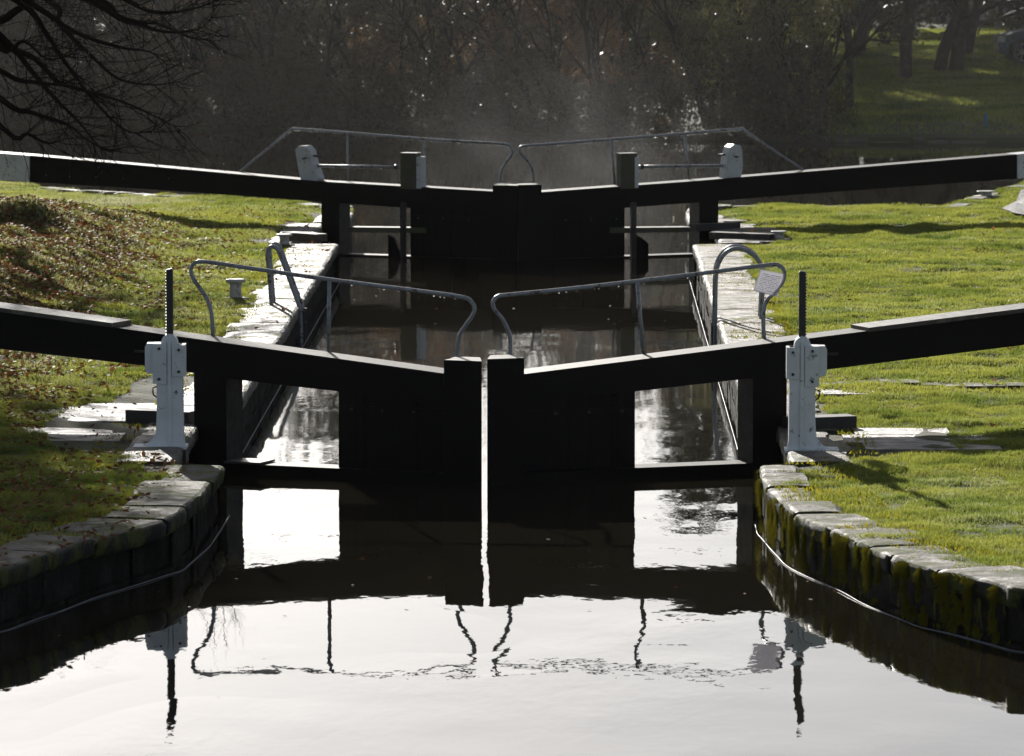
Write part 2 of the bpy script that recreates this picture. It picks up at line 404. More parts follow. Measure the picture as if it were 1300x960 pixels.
def wall_face(mb, path, side, z1=GZ - .12, z0=-1.6, back=.04):
    """coursed stone blocks, each slightly proud or shy of the next"""
    rd = random.Random(5); p = path
    zz = z1; courses = []
    while zz > z0: h = rd.uniform(.2, .27); courses.append((zz, zz - h)); zz -= h
    for a, b in zip(p, p[1:]):
        t = (b - a); L = t.length
        if L < .02: continue
        t.normalize(); nr = Vector((t.y, -t.x, 0)) * side
        for ci, (za, zb) in enumerate(courses[:4] + [(courses[3][1], z0)]):
            s = 0
            while s < L - 1e-4:
                e = min(L, s + (rd.uniform(.35, .8) if za > -.5 else 9)); 
                if L - e < .15: e = L
                off = back + rd.uniform(-.014, .014)
                A = a + t * s + nr * off; B = a + t * e + nr * off; g = .006
                nn = max(1, int((e - s) / .2)) if za > -.3 and L < 30 else 1
                top = [mb.bm.verts.new((*(A.lerp(B, k / nn)).xy, za - g)) for k in range(nn + 1)]
                bot = [mb.bm.verts.new((*(A.lerp(B, k / nn)).xy, zb + g)) for k in range(nn + 1)]
                for v in top + bot:
                    q = noise.noise(v.co * 2.3) * .02; v.co += nr * q
                for k in range(nn): mb.bm.faces.new((top[k], top[k + 1], bot[k + 1], bot[k]))
                s = e
        mb.quad((*(a + nr * (back + .03)).xy, z1), (*(b + nr * (back + .03)).xy, z1), (*(b + nr * (back + .03)).xy, z0), (*(a + nr * (back + .03)).xy, z0))
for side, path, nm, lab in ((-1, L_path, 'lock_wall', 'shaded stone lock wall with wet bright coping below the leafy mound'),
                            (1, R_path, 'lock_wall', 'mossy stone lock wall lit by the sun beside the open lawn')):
    w = empty(nm, (path[len(path) // 2].x, 48, 0), lab, 'wall')
    sd = side
    k = 12 if side < 0 else 15                # number of wing points
    wing = path[1:k]; 
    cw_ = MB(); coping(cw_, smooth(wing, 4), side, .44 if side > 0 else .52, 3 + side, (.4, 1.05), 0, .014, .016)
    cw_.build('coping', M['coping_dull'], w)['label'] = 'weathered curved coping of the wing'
    ch = path[k:]; cp = MB()
    for a, b, ww in ((ch[0], ch[1], .5), (ch[2], ch[3], .62), (ch[4], ch[5], .55), (ch[6], ch[7], .5)):
        coping(cp, [a, b], side, ww, 20 + side, (.7, 1.4), 0, .005, .012)
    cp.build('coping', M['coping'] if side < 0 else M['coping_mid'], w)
    wf = MB(); wall_face(wf, path, side); wf.build('wall_face', M['wallstone'] if side > 0 else M['wallstone_shaded'], w)
# ends of the walls beyond the far gates: rounded stones
for side, px in ((-1, 447), (1, 877)):
    pass
# coping along the back edges of the two banks (low pool-side kerb)
kb = MB(); coping(kb, [P2((-2.3, 78.2))] + back_l, -1, .35, 31, (.6, 1.2), -.0, .02)
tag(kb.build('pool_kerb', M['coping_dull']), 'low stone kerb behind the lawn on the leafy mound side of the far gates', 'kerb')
kb = MB(); coping(kb, [P2((2.32, 78.4))] + back_r + [P2((9.5, 93))], 1, .35, 33, (.6, 1.2), -.0, .02)
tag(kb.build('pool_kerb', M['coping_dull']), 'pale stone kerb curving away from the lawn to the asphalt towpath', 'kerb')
kb = MB(); coping(kb, [P2((a, b)) for a, b in fb[6:9]], -1, .3, 35, (.3, .9), -.35, .05)
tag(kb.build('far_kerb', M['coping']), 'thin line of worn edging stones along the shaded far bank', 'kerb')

# ------------------------------------------------------------------ paving
def slabs(pts, z, rd, name, label, m, sx=.8, sy=.9):
    xs = [p.x for p in pts]; ys = [p.y for p in pts]; mb = MB()
    y = min(ys)
    while y < max(ys):
        x = min(xs) - rd.uniform(0, .5); hy = sy * rd.uniform(.8, 1.2)
        while x < max(xs):
            hx = sx * rd.uniform(.7, 1.3)
            c = np.array([x + hx / 2]), np.array([y + hy / 2])
            cs = np.array([x, x + hx, x, x + hx]), np.array([y, y, y + hy, y + hy])
            lp = L_poly if pts[0].x < 0 else R_poly; wp = L_path if pts[0].x < 0 else R_path
            if inside(pts, *c)[0] and inside(lp, *cs).all() and dist_path(wp, *cs).min() > .06:
                n0 = len(mb.bm.verts); dz = rd.uniform(-.006, .006)
                mb.box(x + .008, x + hx - .008, y + .008, y + hy - .008, GZ - .1, z + dz)
            x += hx
        y += hy
    return tag(mb.build(name, m, None, .008, (sum(xs) / len(xs), sum(ys) / len(ys), GZ)), label, 'paving')
rd = random.Random(3)
pave_L = [G(px, py, GZ) for px, py in ((70, 572), (52, 545), (92, 520), (140, 508), (182, 483), (250, 468), (256, 560), (236, 578), (150, 578))]
pave_R = [G(px, py, GZ) for px, py in ((998, 596), (1000, 480), (1034, 484), (1050, 545), (1130, 545), (1206, 547), (1216, 572), (1100, 578), (1060, 592))]
slabs(pave_L, GZ + .012, rd, 'paving_slabs', 'wet glaring stone slabs around the paddle post beside the leafy side beam', M['paving'], .9, .55)
slabs(pave_R, GZ + .012, rd, 'paving_slabs', 'grey stone slabs at the foot of the paddle post on the open lawn side', M['paving'], 1.0, .55)
slabs([G(px, py, GZ) for px, py in ((372, 311), (366, 296), (378, 285), (404, 280), (432, 280), (436, 306), (432, 312))], GZ + .012, rd, 'paving_slabs', 'uneven bright stones around the heel of the far gate by the mound', M['coping'], .5, .6)
slabs([G(px, py, GZ) for px, py in ((884, 311), (880, 280), (915, 280), (950, 285), (992, 293), (984, 304), (930, 312))], GZ + .012, rd, 'paving_slabs', 'uneven grey stones around the heel of the far gate on the lawn', M['coping_mid'], .5, .6)
# buried row of setts across the right lawn under the near beam
mb = MB(); x = 0
a, b_ = G(1036, 485, GZ), G(1330, 493, GZ)
n = 11
for i in range(n):
    p, q = a.lerp(b_, (i + .06) / n), a.lerp(b_, (i + .94) / n); wz = height(p.x, p.y) - .002 + rd.uniform(-.006, .006)
    mb.box(p.x, q.x, p.y - .16, p.y + .14 + rd.uniform(0, .08), GZ - .1, float(wz) + .02)
tag(mb.build('stone_edging', M['coping_dull'], None, .01, a), 'row of half buried stone setts crossing the lawn under the near beam', 'edging')
path_poly = [G(px, py, GZ) for px, py in ((1272, 270), (1288, 278), (1330, 282), (1400, 290))] + [P2((14, 78)), P2((14, 99)), P2((10.4, 93)), P2((8.6, 85.5))] + [G(1296, 246, GZ), G(1290, 258, GZ)]
bm = MB(); bm.bm.faces.new([bm.bm.verts.new((p.x, p.y, float(height(p.x, p.y)) + .05)) for p in path_poly]); tag(bm.build('towpath', M['asphalt']), kind='structure')

# ------------------------------------------------------------------ grass, leaves, moss
def hard_mask(x, y):
    j = .12 * (vn(x, y, 4, 8) - .5)
    k = inside(pave_L, x + j, y + j) | inside(pave_R, x + j, y + j) | inside(path_poly, x, y)
    dl = dist_path(L_path, x, y); dr = dist_path(R_path, x, y)
    edge = .38 + .5 * (vn(x, y, 1.6, 9) - .5) + .35 * (vn(x, y, 5, 10) - .5)
    far = (y > 50)
    edge = edge + np.where(far, .12, -.16) + np.where(far, 0, .35 * (vn(x, y, 2.4, 19) - .5))
    edge = np.where((y > 46.5) & (y < 50.5), edge + .25, edge)
    k |= (np.minimum(dl, dr) < edge)
    k |= (y > 71.8) & (y < 76.5) & (np.abs(x) < 3.2 + .8 * (vn(x, y, 1.3, 6) - .5))
    return k
def blades(x, y, z, h, w, lean=1.1):
    n = len(x); a = rs.rand(n) * 2 * np.pi; l = rs.rand(n) * lean; b = rs.rand(n) * 2 * np.pi
    V = np.empty((n, 3, 3)); dx, dy = np.cos(a) * w / 2, np.sin(a) * w / 2
    V[:, 0] = np.c_[x - dx, y - dy, z]; V[:, 1] = np.c_[x + dx, y + dy, z]
    V[:, 2] = np.c_[x + np.cos(b) * l * h, y + np.sin(b) * l * h, z + h]
    return V
def grass_for(poly, x0, x1, y0, y1, dens, w, hh, name):
    n = int((x1 - x0) * (y1 - y0) * dens); x = rs.uniform(x0, x1, n); y = rs.uniform(y0, y1, n)
    # keep to what a camera near this spot could see
    k = np.abs((x - CX) / y + .005) < .125
    x, y = x[k], y[k]; k = inside(poly, x, y) & ~hard_mask(x, y); x, y = x[k], y[k]
    t = vn(x, y, 2.6, 12) * .6 + vn(x, y, 8, 13) * .4
    k = rs.rand(len(x)) < .6 + .9 * t; x, y, t = x[k], y[k], t[k]
    h = hh * (.45 + 1.1 * t) * (.6 + .8 * rs.rand(len(x)))
    rnd = np.clip(.5 * vn(x, y, 1.0, 14) + .45 * vn(x, y, 4.5, 16) + .5 * rs.rand(len(x)) - .18, 0, 1)
    m = sst((-x - 3.8) / 2) * (y > 51); rnd = np.clip(rnd + .3 * m * (.5 + vn(x, y, 1.7, 15)) + .2 * ((x < 0) & (y > 50)), 0, 1)
    V = blades(x, y, height(x, y) - .005, h, w * (.7 + .6 * rs.rand(len(x))))
    return V, rnd
def grass_obj(name, parts):
    V = np.concatenate([p[0] for p in parts]); r = np.concatenate([p[1] for p in parts])
    return tag(tri_mesh(name, V, r, M['blade']), kind='stuff')
gl = grass_obj('grass', [grass_for(L_poly, -7, -1.8, 36, 51, 6500, .009, .034, ''), grass_for(L_poly, -11, -2, 51, 90, 3000, .014, .038, '')])
tag(gl, 'rough turf strewn with leaves beside the lock', 'grass')
gr = grass_obj('grass', [grass_for(R_poly, 1.8, 7, 36, 51, 6500, .009, .030, ''), grass_for(R_poly, 2, 12, 51, 97, 3000, .014, .034, '')])
tag(gr, 'short bright green lawn beside the lock', 'grass')
def bank_grass():
    n = 300000; x = rs.uniform(3, 20, n); y = rs.uniform(107.6, 160, n); k = np.abs((x - CX) / y + .005) < .115; x, y = x[k], y[k]
    yb = np.interp(x, [p[0] for p in fb], [p[1] for p in fb]); k = (y > yb + .3) & (x > 5.0 - (y - 107) * .02 - 1.2 * (y > 118)); x, y, yb = x[k], y[k], yb[k]
    z = np.array([farz(r) for r in y - yb]) - .02
    return blades(x, y, z, .07 * (.5 + rs.rand(len(x))), .035), np.clip(rs.rand(len(x)) * .6 + .4 * vn(x, y, .4, 3), 0, 1)
tag(tri_mesh('bank_grass', *bank_grass(), M['blade']), 'shaded lawn of the far bank', 'grass', kind='stuff')
def leaves(n, fx, size, name, label):
    x, y = fx(n); z = height(x, y) + .02 + rs.rand(len(x)) * .03; n = len(x)
    c = np.c_[x, y, z]; d1 = rs.normal(size=(n, 3)); d1[:, 2] *= .35; d1 /= np.linalg.norm(d1, axis=1)[:, None]
    d2 = np.cross(d1, np.c_[rs.normal(size=n) * .5, rs.normal(size=n) * .5, np.ones(n)]); d2 /= np.linalg.norm(d2, axis=1)[:, None]
    s = (size * (.5 + .8 * rs.rand(n)))[:, None]
    V = np.stack([c - d1 * s, c + d2 * s * .5, c + d1 * s, c - d2 * s * .45], 1)
    return tag(tri_mesh(name, V, rs.rand(n), M['leaf']), label, 'leaves', kind='stuff')
def fL(n):
    x = rs.uniform(-9, -2.3, n); y = rs.uniform(38, 80, n)
    p = .04 + (.35 * sst((-x - 2.9) / 1.5) * (vn(x, y, 1.0, 21) > .4) + 1.1 * sst((-x - 4.1) / .9)) * (y > 50) * sst((78 - y) / 10) + .22 * (y < 50)
    p *= np.where(inside(pave_L, x, y), .15, 1)
    p *= .4 + vn(x, y, 2.2, 22)
    k = (rs.rand(n) < p) & inside(L_poly, x, y); return x[k], y[k]
leaves(170000, fL, .032, 'leaf_litter', 'russet fallen leaves scattered over the mound and turf')
def fW(n):
    x = rs.uniform(-3, 3.6, n); y = rs.uniform(37, 80, n); k = ~(inside(L_poly, x, y) | inside(R_poly, x, y)) & (vn(x, y, .5, 81) > .45) & (np.abs(y - 47.6) > 1.2) & (np.abs(y - 75.2) > 1.2); return x[k], y[k]
xw, yw = fW(260); nw = len(xw); cw2 = np.c_[xw, yw, np.full(nw, .006)]; aw = rs.rand(nw) * 6.28; u1 = np.c_[np.cos(aw), np.sin(aw), rs.normal(size=nw) * .1] * .022; u2 = np.c_[-np.sin(aw), np.cos(aw), rs.normal(size=nw) * .15] * .013
tag(tri_mesh('floating_leaves', np.stack([cw2 - u1, cw2 + u2, cw2 + u1, cw2 - u2], 1), rs.rand(nw), M['leaf']), 'small dead leaves and specks floating on the canal', 'leaves', kind='stuff')
def fR(n):
    x = rs.uniform(2.6, 9, n); y = rs.uniform(38, 80, n); k = inside(R_poly, x, y); return x[k], y[k]
leaves(130, fR, .04, 'leaf_litter', 'few brown fallen leaves on the open lawn')
def moss_on(path, n, side, zlo, zhi, ymin, ymax, name, label):
    p = [q for q in resample(path, .03) if ymin < q.y < ymax]; V = []
    idx = rs.randint(1, len(p) - 1, n)
    x = np.array([p[i].x for i in idx]); y = np.array([p[i].y for i in idx]); nx = np.array([(p[min(i + 3, len(p) - 1)] - p[max(i - 3, 0)]).normalized().y for i in idx]) * side
    ny = -np.array([(p[min(i + 3, len(p) - 1)] - p[max(i - 3, 0)]).normalized().x for i in idx]) * side
    z = zlo + (zhi - zlo) * rs.rand(n) ** .7
    k = vn(y * 1.0, z * .35, 9, 31) * .7 + .45 * vn(y, z * .6, 23, 32) > .66
    x, y, z, nx, ny = x[k], y[k], z[k], nx[k], ny[k]; n = len(x)
    h = .03 * (.4 + rs.rand(n)); w = .010; out = .01 + .035 * rs.rand(n) ** 2
    V = np.empty((n, 3, 3)); x0 = x - nx * .012; y0 = y - ny * .012
    V[:, 0] = np.c_[x0 + ny * w / 2, y0 - nx * w / 2, z]; V[:, 1] = np.c_[x0 - ny * w / 2, y0 + nx * w / 2, z]
    V[:, 2] = np.c_[x0 - nx * out, y0 - ny * out, z - h]
    return tag(tri_mesh(name, V, rs.rand(n), M['moss']), label, 'moss', kind='stuff')
moss_on(R_path, 90000, 1, .02, GZ + .0, 37, 45.4, 'moss', 'yellow green moss hanging on the sunlit curved wall')
# moss and weeds between the coping stones on the tops
def topmoss(path, n, poly, seed, name, label, y0=36, y1=72):
    x = rs.uniform(-5, 5.5, n); y = rs.uniform(y0, y1, n); k = inside(poly, x, y) & (dist_path(path, x, y) < .75); x, y = x[k], y[k]
    d = dist_path(path, x, y)
    k = (vn(x, y, 2.4, seed) * .55 + vn(x * .5, y, 7, seed + 1) * .45 + .35 * d > (.72 if seed == 41 else .64)) & (d > .04); x, y = x[k], y[k]
    V = blades(x, y, np.full(len(x), GZ + .005), .022 * (.5 + rs.rand(len(x))), .014, .9)
    return tag(tri_mesh(name, V, rs.rand(len(x)), M['moss']), label, 'moss', kind='stuff')
topmoss(L_path, 260000, L_poly, 41, 'moss', 'moss cushions between the coping stones on the leafy mound side')
topmoss(R_path, 260000, R_poly, 47, 'moss', 'moss cushions between the coping stones on the open lawn side')

# ------------------------------------------------------------------ lock gates
class Leaf:
    def __init__(s, heel, apex, heel_is_left):
        s.h = Vector((heel[0], heel[1], 0)); a = Vector((apex[0], apex[1], 0)); s.u = (a - s.h); s.len = s.u.length; s.u.normalize()
        s.n = Vector((s.u.y, -s.u.x, 0))
        if s.n.y > 0: s.n = -s.n              # n points to the camera
    def W(s, t, d, z): return s.h + s.u * t - s.n * d + Vector((0, 0, z))       # d grows away from the camera
    def P(s, px, py, d=-.17):                 # photo point -> (t, z) on the plane at depth d
        o = s.h - s.n * d; r = ray(px, py); k = (o - CP).dot(s.n) / r.dot(s.n); q = CP + r * k - o
        return (q.dot(s.u), q.z)
def rail_path(leaf, pts, d, k=4): return smooth([leaf.W(*(lambda q: (q[0], d, q[1]))(leaf.P(px, py, d))) for px, py in pts], k)
def plank_gate(mb, L, px0, px1, yt, yb, gaps, d0, d1, zbot=-1.2):
    t0, t1 = L.P(px0, yt[0], d0)[0], L.P(px1, yt[1], d0)[0]; zt0, zt1 = L.P(px0, yt[0], d0)[1], L.P(px1, yt[1], d0)[1]
    n = max(3, int(abs(t1 - t0) / .2))
    for i in range(n):
        a, b = i / n, (i + 1) / n; g = .0015
        if i in gaps: g = .006
        ta, tb = t0 + (t1 - t0) * (a) , t0 + (t1 - t0) * b; sg = 1 if tb > ta else -1
        jz = 0
        mb.poly_prism([(ta + g * sg, zbot), (tb - g * sg, zbot), (tb - g * sg, zt0 + (zt1 - zt0) * b), (ta + g * sg, zt0 + (zt1 - zt0) * a)], L.W, d0 + (i % 2) * .004, d1)

apexN = G(615, 616); apexF = G(657, 331)
heelNL = (-2.31, YN); heelNR = (2.36, YN); heelFL = (-2.47, YF); heelFR = (2.49, YF)
aN = Vector((.02, apexN.y + .12)); aF = Vector((-.02, apexF.y + .1))
def drops(mb, path, rd, n, r=.0075, low=.019):
    for _ in range(n):
        i = rd.randrange(len(path) - 1); p = Vector(path[i]).lerp(Vector(path[i + 1]), rd.random()); q = r * rd.uniform(.6, 1.25)
        bmesh.ops.create_icosphere(mb.bm, subdivisions=1, radius=q, matrix=Matrix.Translation(p + Vector((rd.uniform(-.005, .005), 0, -low - q * .6))))
def gate(heel, apex, D, label, group):
    L = Leaf(heel, apex, D['left']); sgn = 1
    root = empty('lock_gate', (heel[0], heel[1], 0), label, 'lock gate', group)
    # balance beam: front face outline read at the front plane
    pts = [L.P(*q) for q in D['beam']]
    MB().poly_prism(pts, L.W, -.17, .17).build('balance_beam', M['black'], root, .012)
    beam = root.children[-1]
    tip = MB().poly_prism([L.P(*q) for q in D['tip']], L.W, -.176, .176); tp = tip.build('beam_tip', M['white'], beam, .012); tp['label'] = 'white painted end of the beam'
    if D.get('board'):
        MB().poly_prism([L.P(*q) for q in D['board']], L.W, -.185, .19).build('capping_board', M['dock'], beam, .004)
    # posts
    x0, x1, yt = D['mitre']
    ta, z = L.P(x0, yt, -.19); tb, _ = L.P(x1, yt, -.19)
    (ti, to) = (ta, tb) if tb > ta else (tb, ta); cut = .35 * abs(L.u.y / L.u.x) * D.get('cut', 1.15)
    mp = MB().poly_prism([(ti, -.19), (to, -.19), (to - cut, .16), (ti, .16)], lambda a, d, b: L.W(a, b, d), -1.3, z).build('mitre_post', M['black'], root, .012)
    x0, x1, yt = D['heel']
    ta, z = L.P(x0, yt, -.165); tb, _ = L.P(x1, yt, -.165)
    MB().poly_prism([(ta, -1.3), (tb, -1.3), (tb, z), (ta, z)], L.W, -.165, .165).build('heel_post', M['black'], root, .012)
    mb = MB(); plank_gate(mb, L, *D['plank'], D.get('gaps', ()), -.10, -.02)
    mb.build('planking', M['black'], root)
    for q in D['rails']:
        MB().poly_prism([L.P(*c, d=q[1]) if False else L.P(c[0], c[1], q[1]) for c in q[0]], L.W, q[1], q[2]).build(q[3], M[q[4]], root, .008)
    rd = random.Random(D['mitre'][0])
    ta, tb_ = L.P(D['plank'][0], 0, -.1)[0], L.P(D['plank'][1], 0, -.1)[0]
    zb = L.P((D['plank'][0] + D['plank'][1]) / 2, sum(D['plank'][2]) / 2 + 3, -.1)[1] - .04
    st_ = MB().box(min(ta, tb_) + .04, max(ta, tb_) + .1, -.118, -.10, zb - .09, zb - .03, L.W).build('iron_strap', M['black'], root, .003)
    for k in range(4):
        a = min(ta, tb_) + .12 + k * (abs(tb_ - ta) - .1) / 3; MB().tube([L.W(a, -.117, zb - .06), L.W(a, -.135, zb - .06)], .014, 6).build('bolt', M['iron'], st_)
    hp = rail_path(L, D['rail'], .2); 
    hr = MB().tube(hp, .018, 8).build('handrail', M['rail'], root)
    for st in D['stan']:
        a, b = [L.W(*(lambda q: (q[0], .2, q[1]))(L.P(px, py, .2))) for px, py in st]
        MB().tube([a, b], .017, 8).build('stanchion', M['rail'], hr)
    for px, py in D['feet']:                  # plate where each foot is bolted to the beam
        t, z = L.P(px, py, .2); MB().box(t - .05, t + .05, .165, .245, z - .03, z, L.W).build('foot_plate', M['rail'], hr, .004)
    mb = MB(); drops(mb, [p for p in hp if p.z > hp[len(hp)//2].z - .12], rd, D.get('drops', 30)); dr = mb.build('water_drops', M['drop'], hr); tag(dr, kind='stuff')
    return root, L
nl = dict(left=1,
    beam=[(-210, 366), (562, 474), (562, 515), (429, 497), (300, 482), (185, 464.5), (0, 443), (-210, 424)],
    tip=[(-330, 350), (-210.5, 366), (-210.5, 424), (-330, 410)],
    board=[(-205, 362.5), (143, 410), (143, 415.5), (-205, 367.5)],
    mitre=(563.5, 611.5, 457), heel=(246, 287, 460),
    plank=(430, 563, (497, 510), 600), gaps=(5, ),
    rails=[([(284, 588), (563, 601), (563, 620), (284, 608)], -.16, .12, 'bottom_rail', 'black'), ([(284, 585.5), (330, 587.5), (330, 590), (284, 588.5)], -.19, .12, 'foot_board', 'dock'),
           ([(430, 497), (452, 500), (452, 640), (430, 640)], -.105, .12, 'middle_stile', 'black')],
    rail=[(270, 428), (269, 402), (263, 380), (248, 358), (242.5, 344), (247, 334), (262, 332.5), (300, 338), (418, 355), (520, 368), (585, 377), (599, 384), (602, 396), (592, 412), (584, 424), (581, 438), (581, 453)],
    stan=[((418, 353), (417, 450))], feet=[(270, 429), (417, 450), (581, 454)])
nr = dict(left=0,
    beam=[(665, 475), (1510, 369), (1510, 415), (1300, 438), (1044, 470), (806, 497), (665, 515)],
    tip=[(1510.5, 369), (1640, 353), (1640, 401), (1510.5, 415)],
    board=[(1102, 416), (1505, 365.5), (1505, 370.5), (1102, 421.5)],
    mitre=(618.5, 665.5, 456), heel=(956, 999, 462),
    plank=(806, 665, (499, 512), 600), gaps=(),
    rails=[([(958, 588), (665, 600), (665, 620), (958, 608)], -.16, .12, 'bottom_rail', 'black'),
           ([(806, 497), (784, 500), (784, 640), (806, 640)], -.105, .12, 'middle_stile', 'black')],
    rail=[(647, 452), (648, 436), (646, 422), (638, 405), (628, 393), (626, 383), (633, 376), (650, 374), (730, 366), (809, 357), (900, 346), (975, 336.5), (989, 337), (995.5, 345), (994, 357), (985, 369), (974, 381), (970, 392), (969, 408), (970, 430)],
    stan=[((809, 356), (817, 451))], feet=[(647, 453), (817, 451), (970, 431)])
fl = dict(left=1,
    beam=[(-40, 192), (38, 197.5), (407, 230.5), (625, 243), (625, 268), (500, 263), (407, 256), (200, 241), (38, 231), (-40, 226)][1:-1],
    tip=[(-40, 191.5), (37.5, 197.5), (37.5, 231), (-40, 225.5)],
    mitre=(625.5, 657, 235), cut=.9, heel=(408, 431, 250),
    plank=(521, 626, (263, 268), 330), gaps=(3, ),
    rails=[([(441, 288.5), (540, 289.5), (540, 296), (441, 295)], -.14, .13, 'cross_rail', 'oldwood'), ([(415, 322), (626, 329), (626, 336), (415, 330)], -.15, .12, 'bottom_rail', 'black')],
    rail=[(305, 218), (338, 190.5), (368, 166), (380, 164), (441, 168.5), (540, 176.5), (600, 180.5), (640, 183), (648.5, 187), (650, 195), (642, 207), (636, 217), (634.5, 232)],
    stan=[((441, 167), (441, 232)), ((540, 175), (536, 238))], feet=[(305, 219), (441, 232), (536, 238), (634.5, 233)], drops=120)
fr = dict(left=0,
    beam=[(687, 244), (880, 230), (1291, 196), (1291, 227), (1000, 248), (912, 255), (793, 264), (687, 269)],
    tip=[(1291.5, 196), (1345, 191), (1345, 222), (1291.5, 227)],
    mitre=(657.8, 687.5, 235), cut=.9, heel=(888, 912, 249),
    plank=(793, 687, (264, 269), 330), gaps=(),
    rails=[([(878, 288.5), (775, 289.5), (775, 296), (878, 295)], -.14, .13, 'cross_rail', 'oldwood'), ([(900, 322), (687, 329), (687, 336), (900, 330)], -.15, .12, 'bottom_rail', 'black')],
    rail=[(677, 232), (676, 217), (671, 206), (662, 196), (659.5, 190), (664, 185.5), (690, 183.5), (776, 177), (869, 169.5), (935, 164), (946, 165.5), (975, 186), (1019, 215)],
    stan=[((776, 175.5), (781, 238)), ((869, 168), (875, 229))], feet=[(677, 233), (781, 238), (875, 229), (1019, 216)], drops=120)
GN = 'near pair of lock gates'; GF = 'far pair of lock gates'
gNL, LNL = gate(heelNL, aN, nl, 'near black lock gate whose beam reaches over the leafy bank', GN)
gNR, LNR = gate(heelNR, aN, nr, 'near black lock gate whose beam crosses the open lawn, notice on its rail', GN)
gFL, LFL = gate(heelFL, aF, fl, 'far black lock gate with white beam tip beside the bare hanging branches', GF)
gFR, LFR = gate(heelFR, aF, fr, 'far black lock gate whose white beam tip points at the asphalt towpath', GF)
# paddle gear mounted on the far gates
def top_gear(root, L, bx, hx, rodx, pad, mir):
    def pt(px, py, d): t, z = L.P(px, py, d); return t, z
    # timber guide box over the beam, pale iron plate on its outer flank
    g = MB(); (a, z0), (b, z1) = pt(bx[0], 240, -.2), pt(bx[1], 196.5, -.2); g.box(a, b, -.19, -.03, z0, z1, L.W)
    box = g.build('guide_box', M['oldwood'], root, .012)
    a2, _ = pt(bx[2], 240, -.22); b2, _ = pt(bx[3], 240, -.22)
    MB().box(a2, b2, -.195, -.03, z0 + .01, z1 - .03, L.W).build('side_plate', M['white'], box, .006)
    MB().box(min(a, b) - .012, max(a, b) + .012, -.2, -.02, z1, z1 + .022, L.W).build('box_cap', M['dock'], box, .004)
    # windlass head: curved pale casting standing on the beam
    pts = [pt(px, py, -.1) for px, py in hx]; hd = MB().poly_prism(pts, L.W, -.13, .07).build('windlass_head', M['white'], root, .018)
    (t0, zc) = pt(hx[0][0], 201, 0); cx = sum(p[0] for p in pts) / len(pts); hz = max(p[1] for p in pts)
    c = L.W(cx, -.14, hz - .16)
    s = 1 if b > a else 1
    MB().tube([L.W(cx, -.03, hz - .13), L.W(cx + (.2 if (a - cx) > 0 else -.2), -.03, hz - .15)], .014, 8).build('spindle', M['iron'], hd)
    MB().tube([L.W(cx, -.06, hz - .16), L.W(cx, -.23, hz - .17)], .012, 6).build('spindle', M['iron'], hd)
    # shaft
    zs = pt(bx[0], 212, 0)[1]; zh = pt(hx[0][0], 210, 0)[1]; tb = (a + b) / 2
    sh = MB().tube([L.W(cx, .0, zh), L.W(tb, .0, zs)], .021, 8).build('drive_shaft', M['rail'], root)
    mb = MB(); drops(mb, [L.W(cx + (tb - cx) * k / 10, 0, zh + (zs - zh) * k / 10) for k in range(11)], random.Random(4), 30); tag(mb.build('water_drops', M['drop'], sh), kind='stuff')
    for k in (.83, .97): MB().tube([L.W(cx + (tb - cx) * (k - .012), 0, zh + (zs - zh) * k), L.W(cx + (tb - cx) * (k + .012), 0, zh + (zs - zh) * k)], .034, 10).build('shaft_collar', M['iron'], sh)
    # rod to the paddle
    (r, zr) = pt(rodx, 262, -.19); MB().box(r - .035, r + .035, -.24, -.19, -.15, zr + .05, L.W).build('paddle_rod', M['iron'], root, .006)
    (p0, za), (p1, zb) = pt(pad[0], 298, -.18), pt(pad[1], 345, -.18)
    MB().poly_prism([(p0, zb - .2), (p1, zb - .2), (p1, za - (.12 if mir else .25)), ((p0 + p1) / 2, za - .05), (p0, za)], L.W, -.21, -.16).build('paddle', M['black'], root, .006)
top_gear(gFL, LFL, (508, 527, 527.5, 533), [(376, 190), (380, 185.5), (388, 185), (394, 191), (397, 205), (405, 227), (402, 236), (385, 236), (380, 215)], 513, (494, 509), False)
top_gear(gFR, LFR, (789, 809, 807, 811.5), [(941, 190), (939, 184.5), (931, 183), (926, 187), (922, 200), (919, 230), (926, 236), (938, 233), (942, 212)], 803, (807, 822), True)

# notice tied to the near right handrail
o = LNR.P(978, 360, .17)
c = LNR.W(o[0], .16, o[1]); n = 8
bmn = bmesh.new(); uvl = bmn.loops.layers.uv.new('UVMap'); g2 = []
corners = [LNR.W(*(lambda q: (q[0], .165, q[1]))(LNR.P(*pp, .165))) for pp in ((957, 369), (987, 377), (997.5, 348), (966, 342))]
for th in (0, .0025):
    g = []
    for j in range(n + 1):
        rr = []
        for i in range(n + 1):
            u, v = i / n, j / n; p = corners[0].lerp(corners[1], u).lerp(corners[3].lerp(corners[2], u), v)
            p = p + LNR.n * (.012 * math.sin(u * 3.1) * math.cos(v * 2.2) - th - .01) ; rr.append((bmn.verts.new(p), (u, v)))
        g.append(rr)
    for j in range(n):
        for i in range(n):
            q = [g[j][i], g[j][i + 1], g[j + 1][i + 1], g[j + 1][i]]
            f = bmn.faces.new([a[0] for a in q]); f.smooth = True
            for l, a in zip(f.loops, q): l[uvl].uv = a[1]
    g2.append(g)
per = lambda g: [g[0][i][0] for i in range(n)] + [g[j][n][0] for j in range(n)] + [g[n][i][0] for i in range(n, 0, -1)] + [g[j][0][0] for j in range(n, 0, -1)]
a, b = per(g2[0]), per(g2[1])
for i in range(len(a)): bmn.faces.new((a[i], a[(i + 1) % len(a)], b[(i + 1) % len(a)], b[i]))
for v in bmn.verts: v.co -= c
me = bpy.data.meshes.new('notice'); bmn.to_mesh(me); bmn.free(); me.materials.append(M['paper'])
o = bpy.data.objects.new('notice', me); COL.objects.link(o); o.location = c
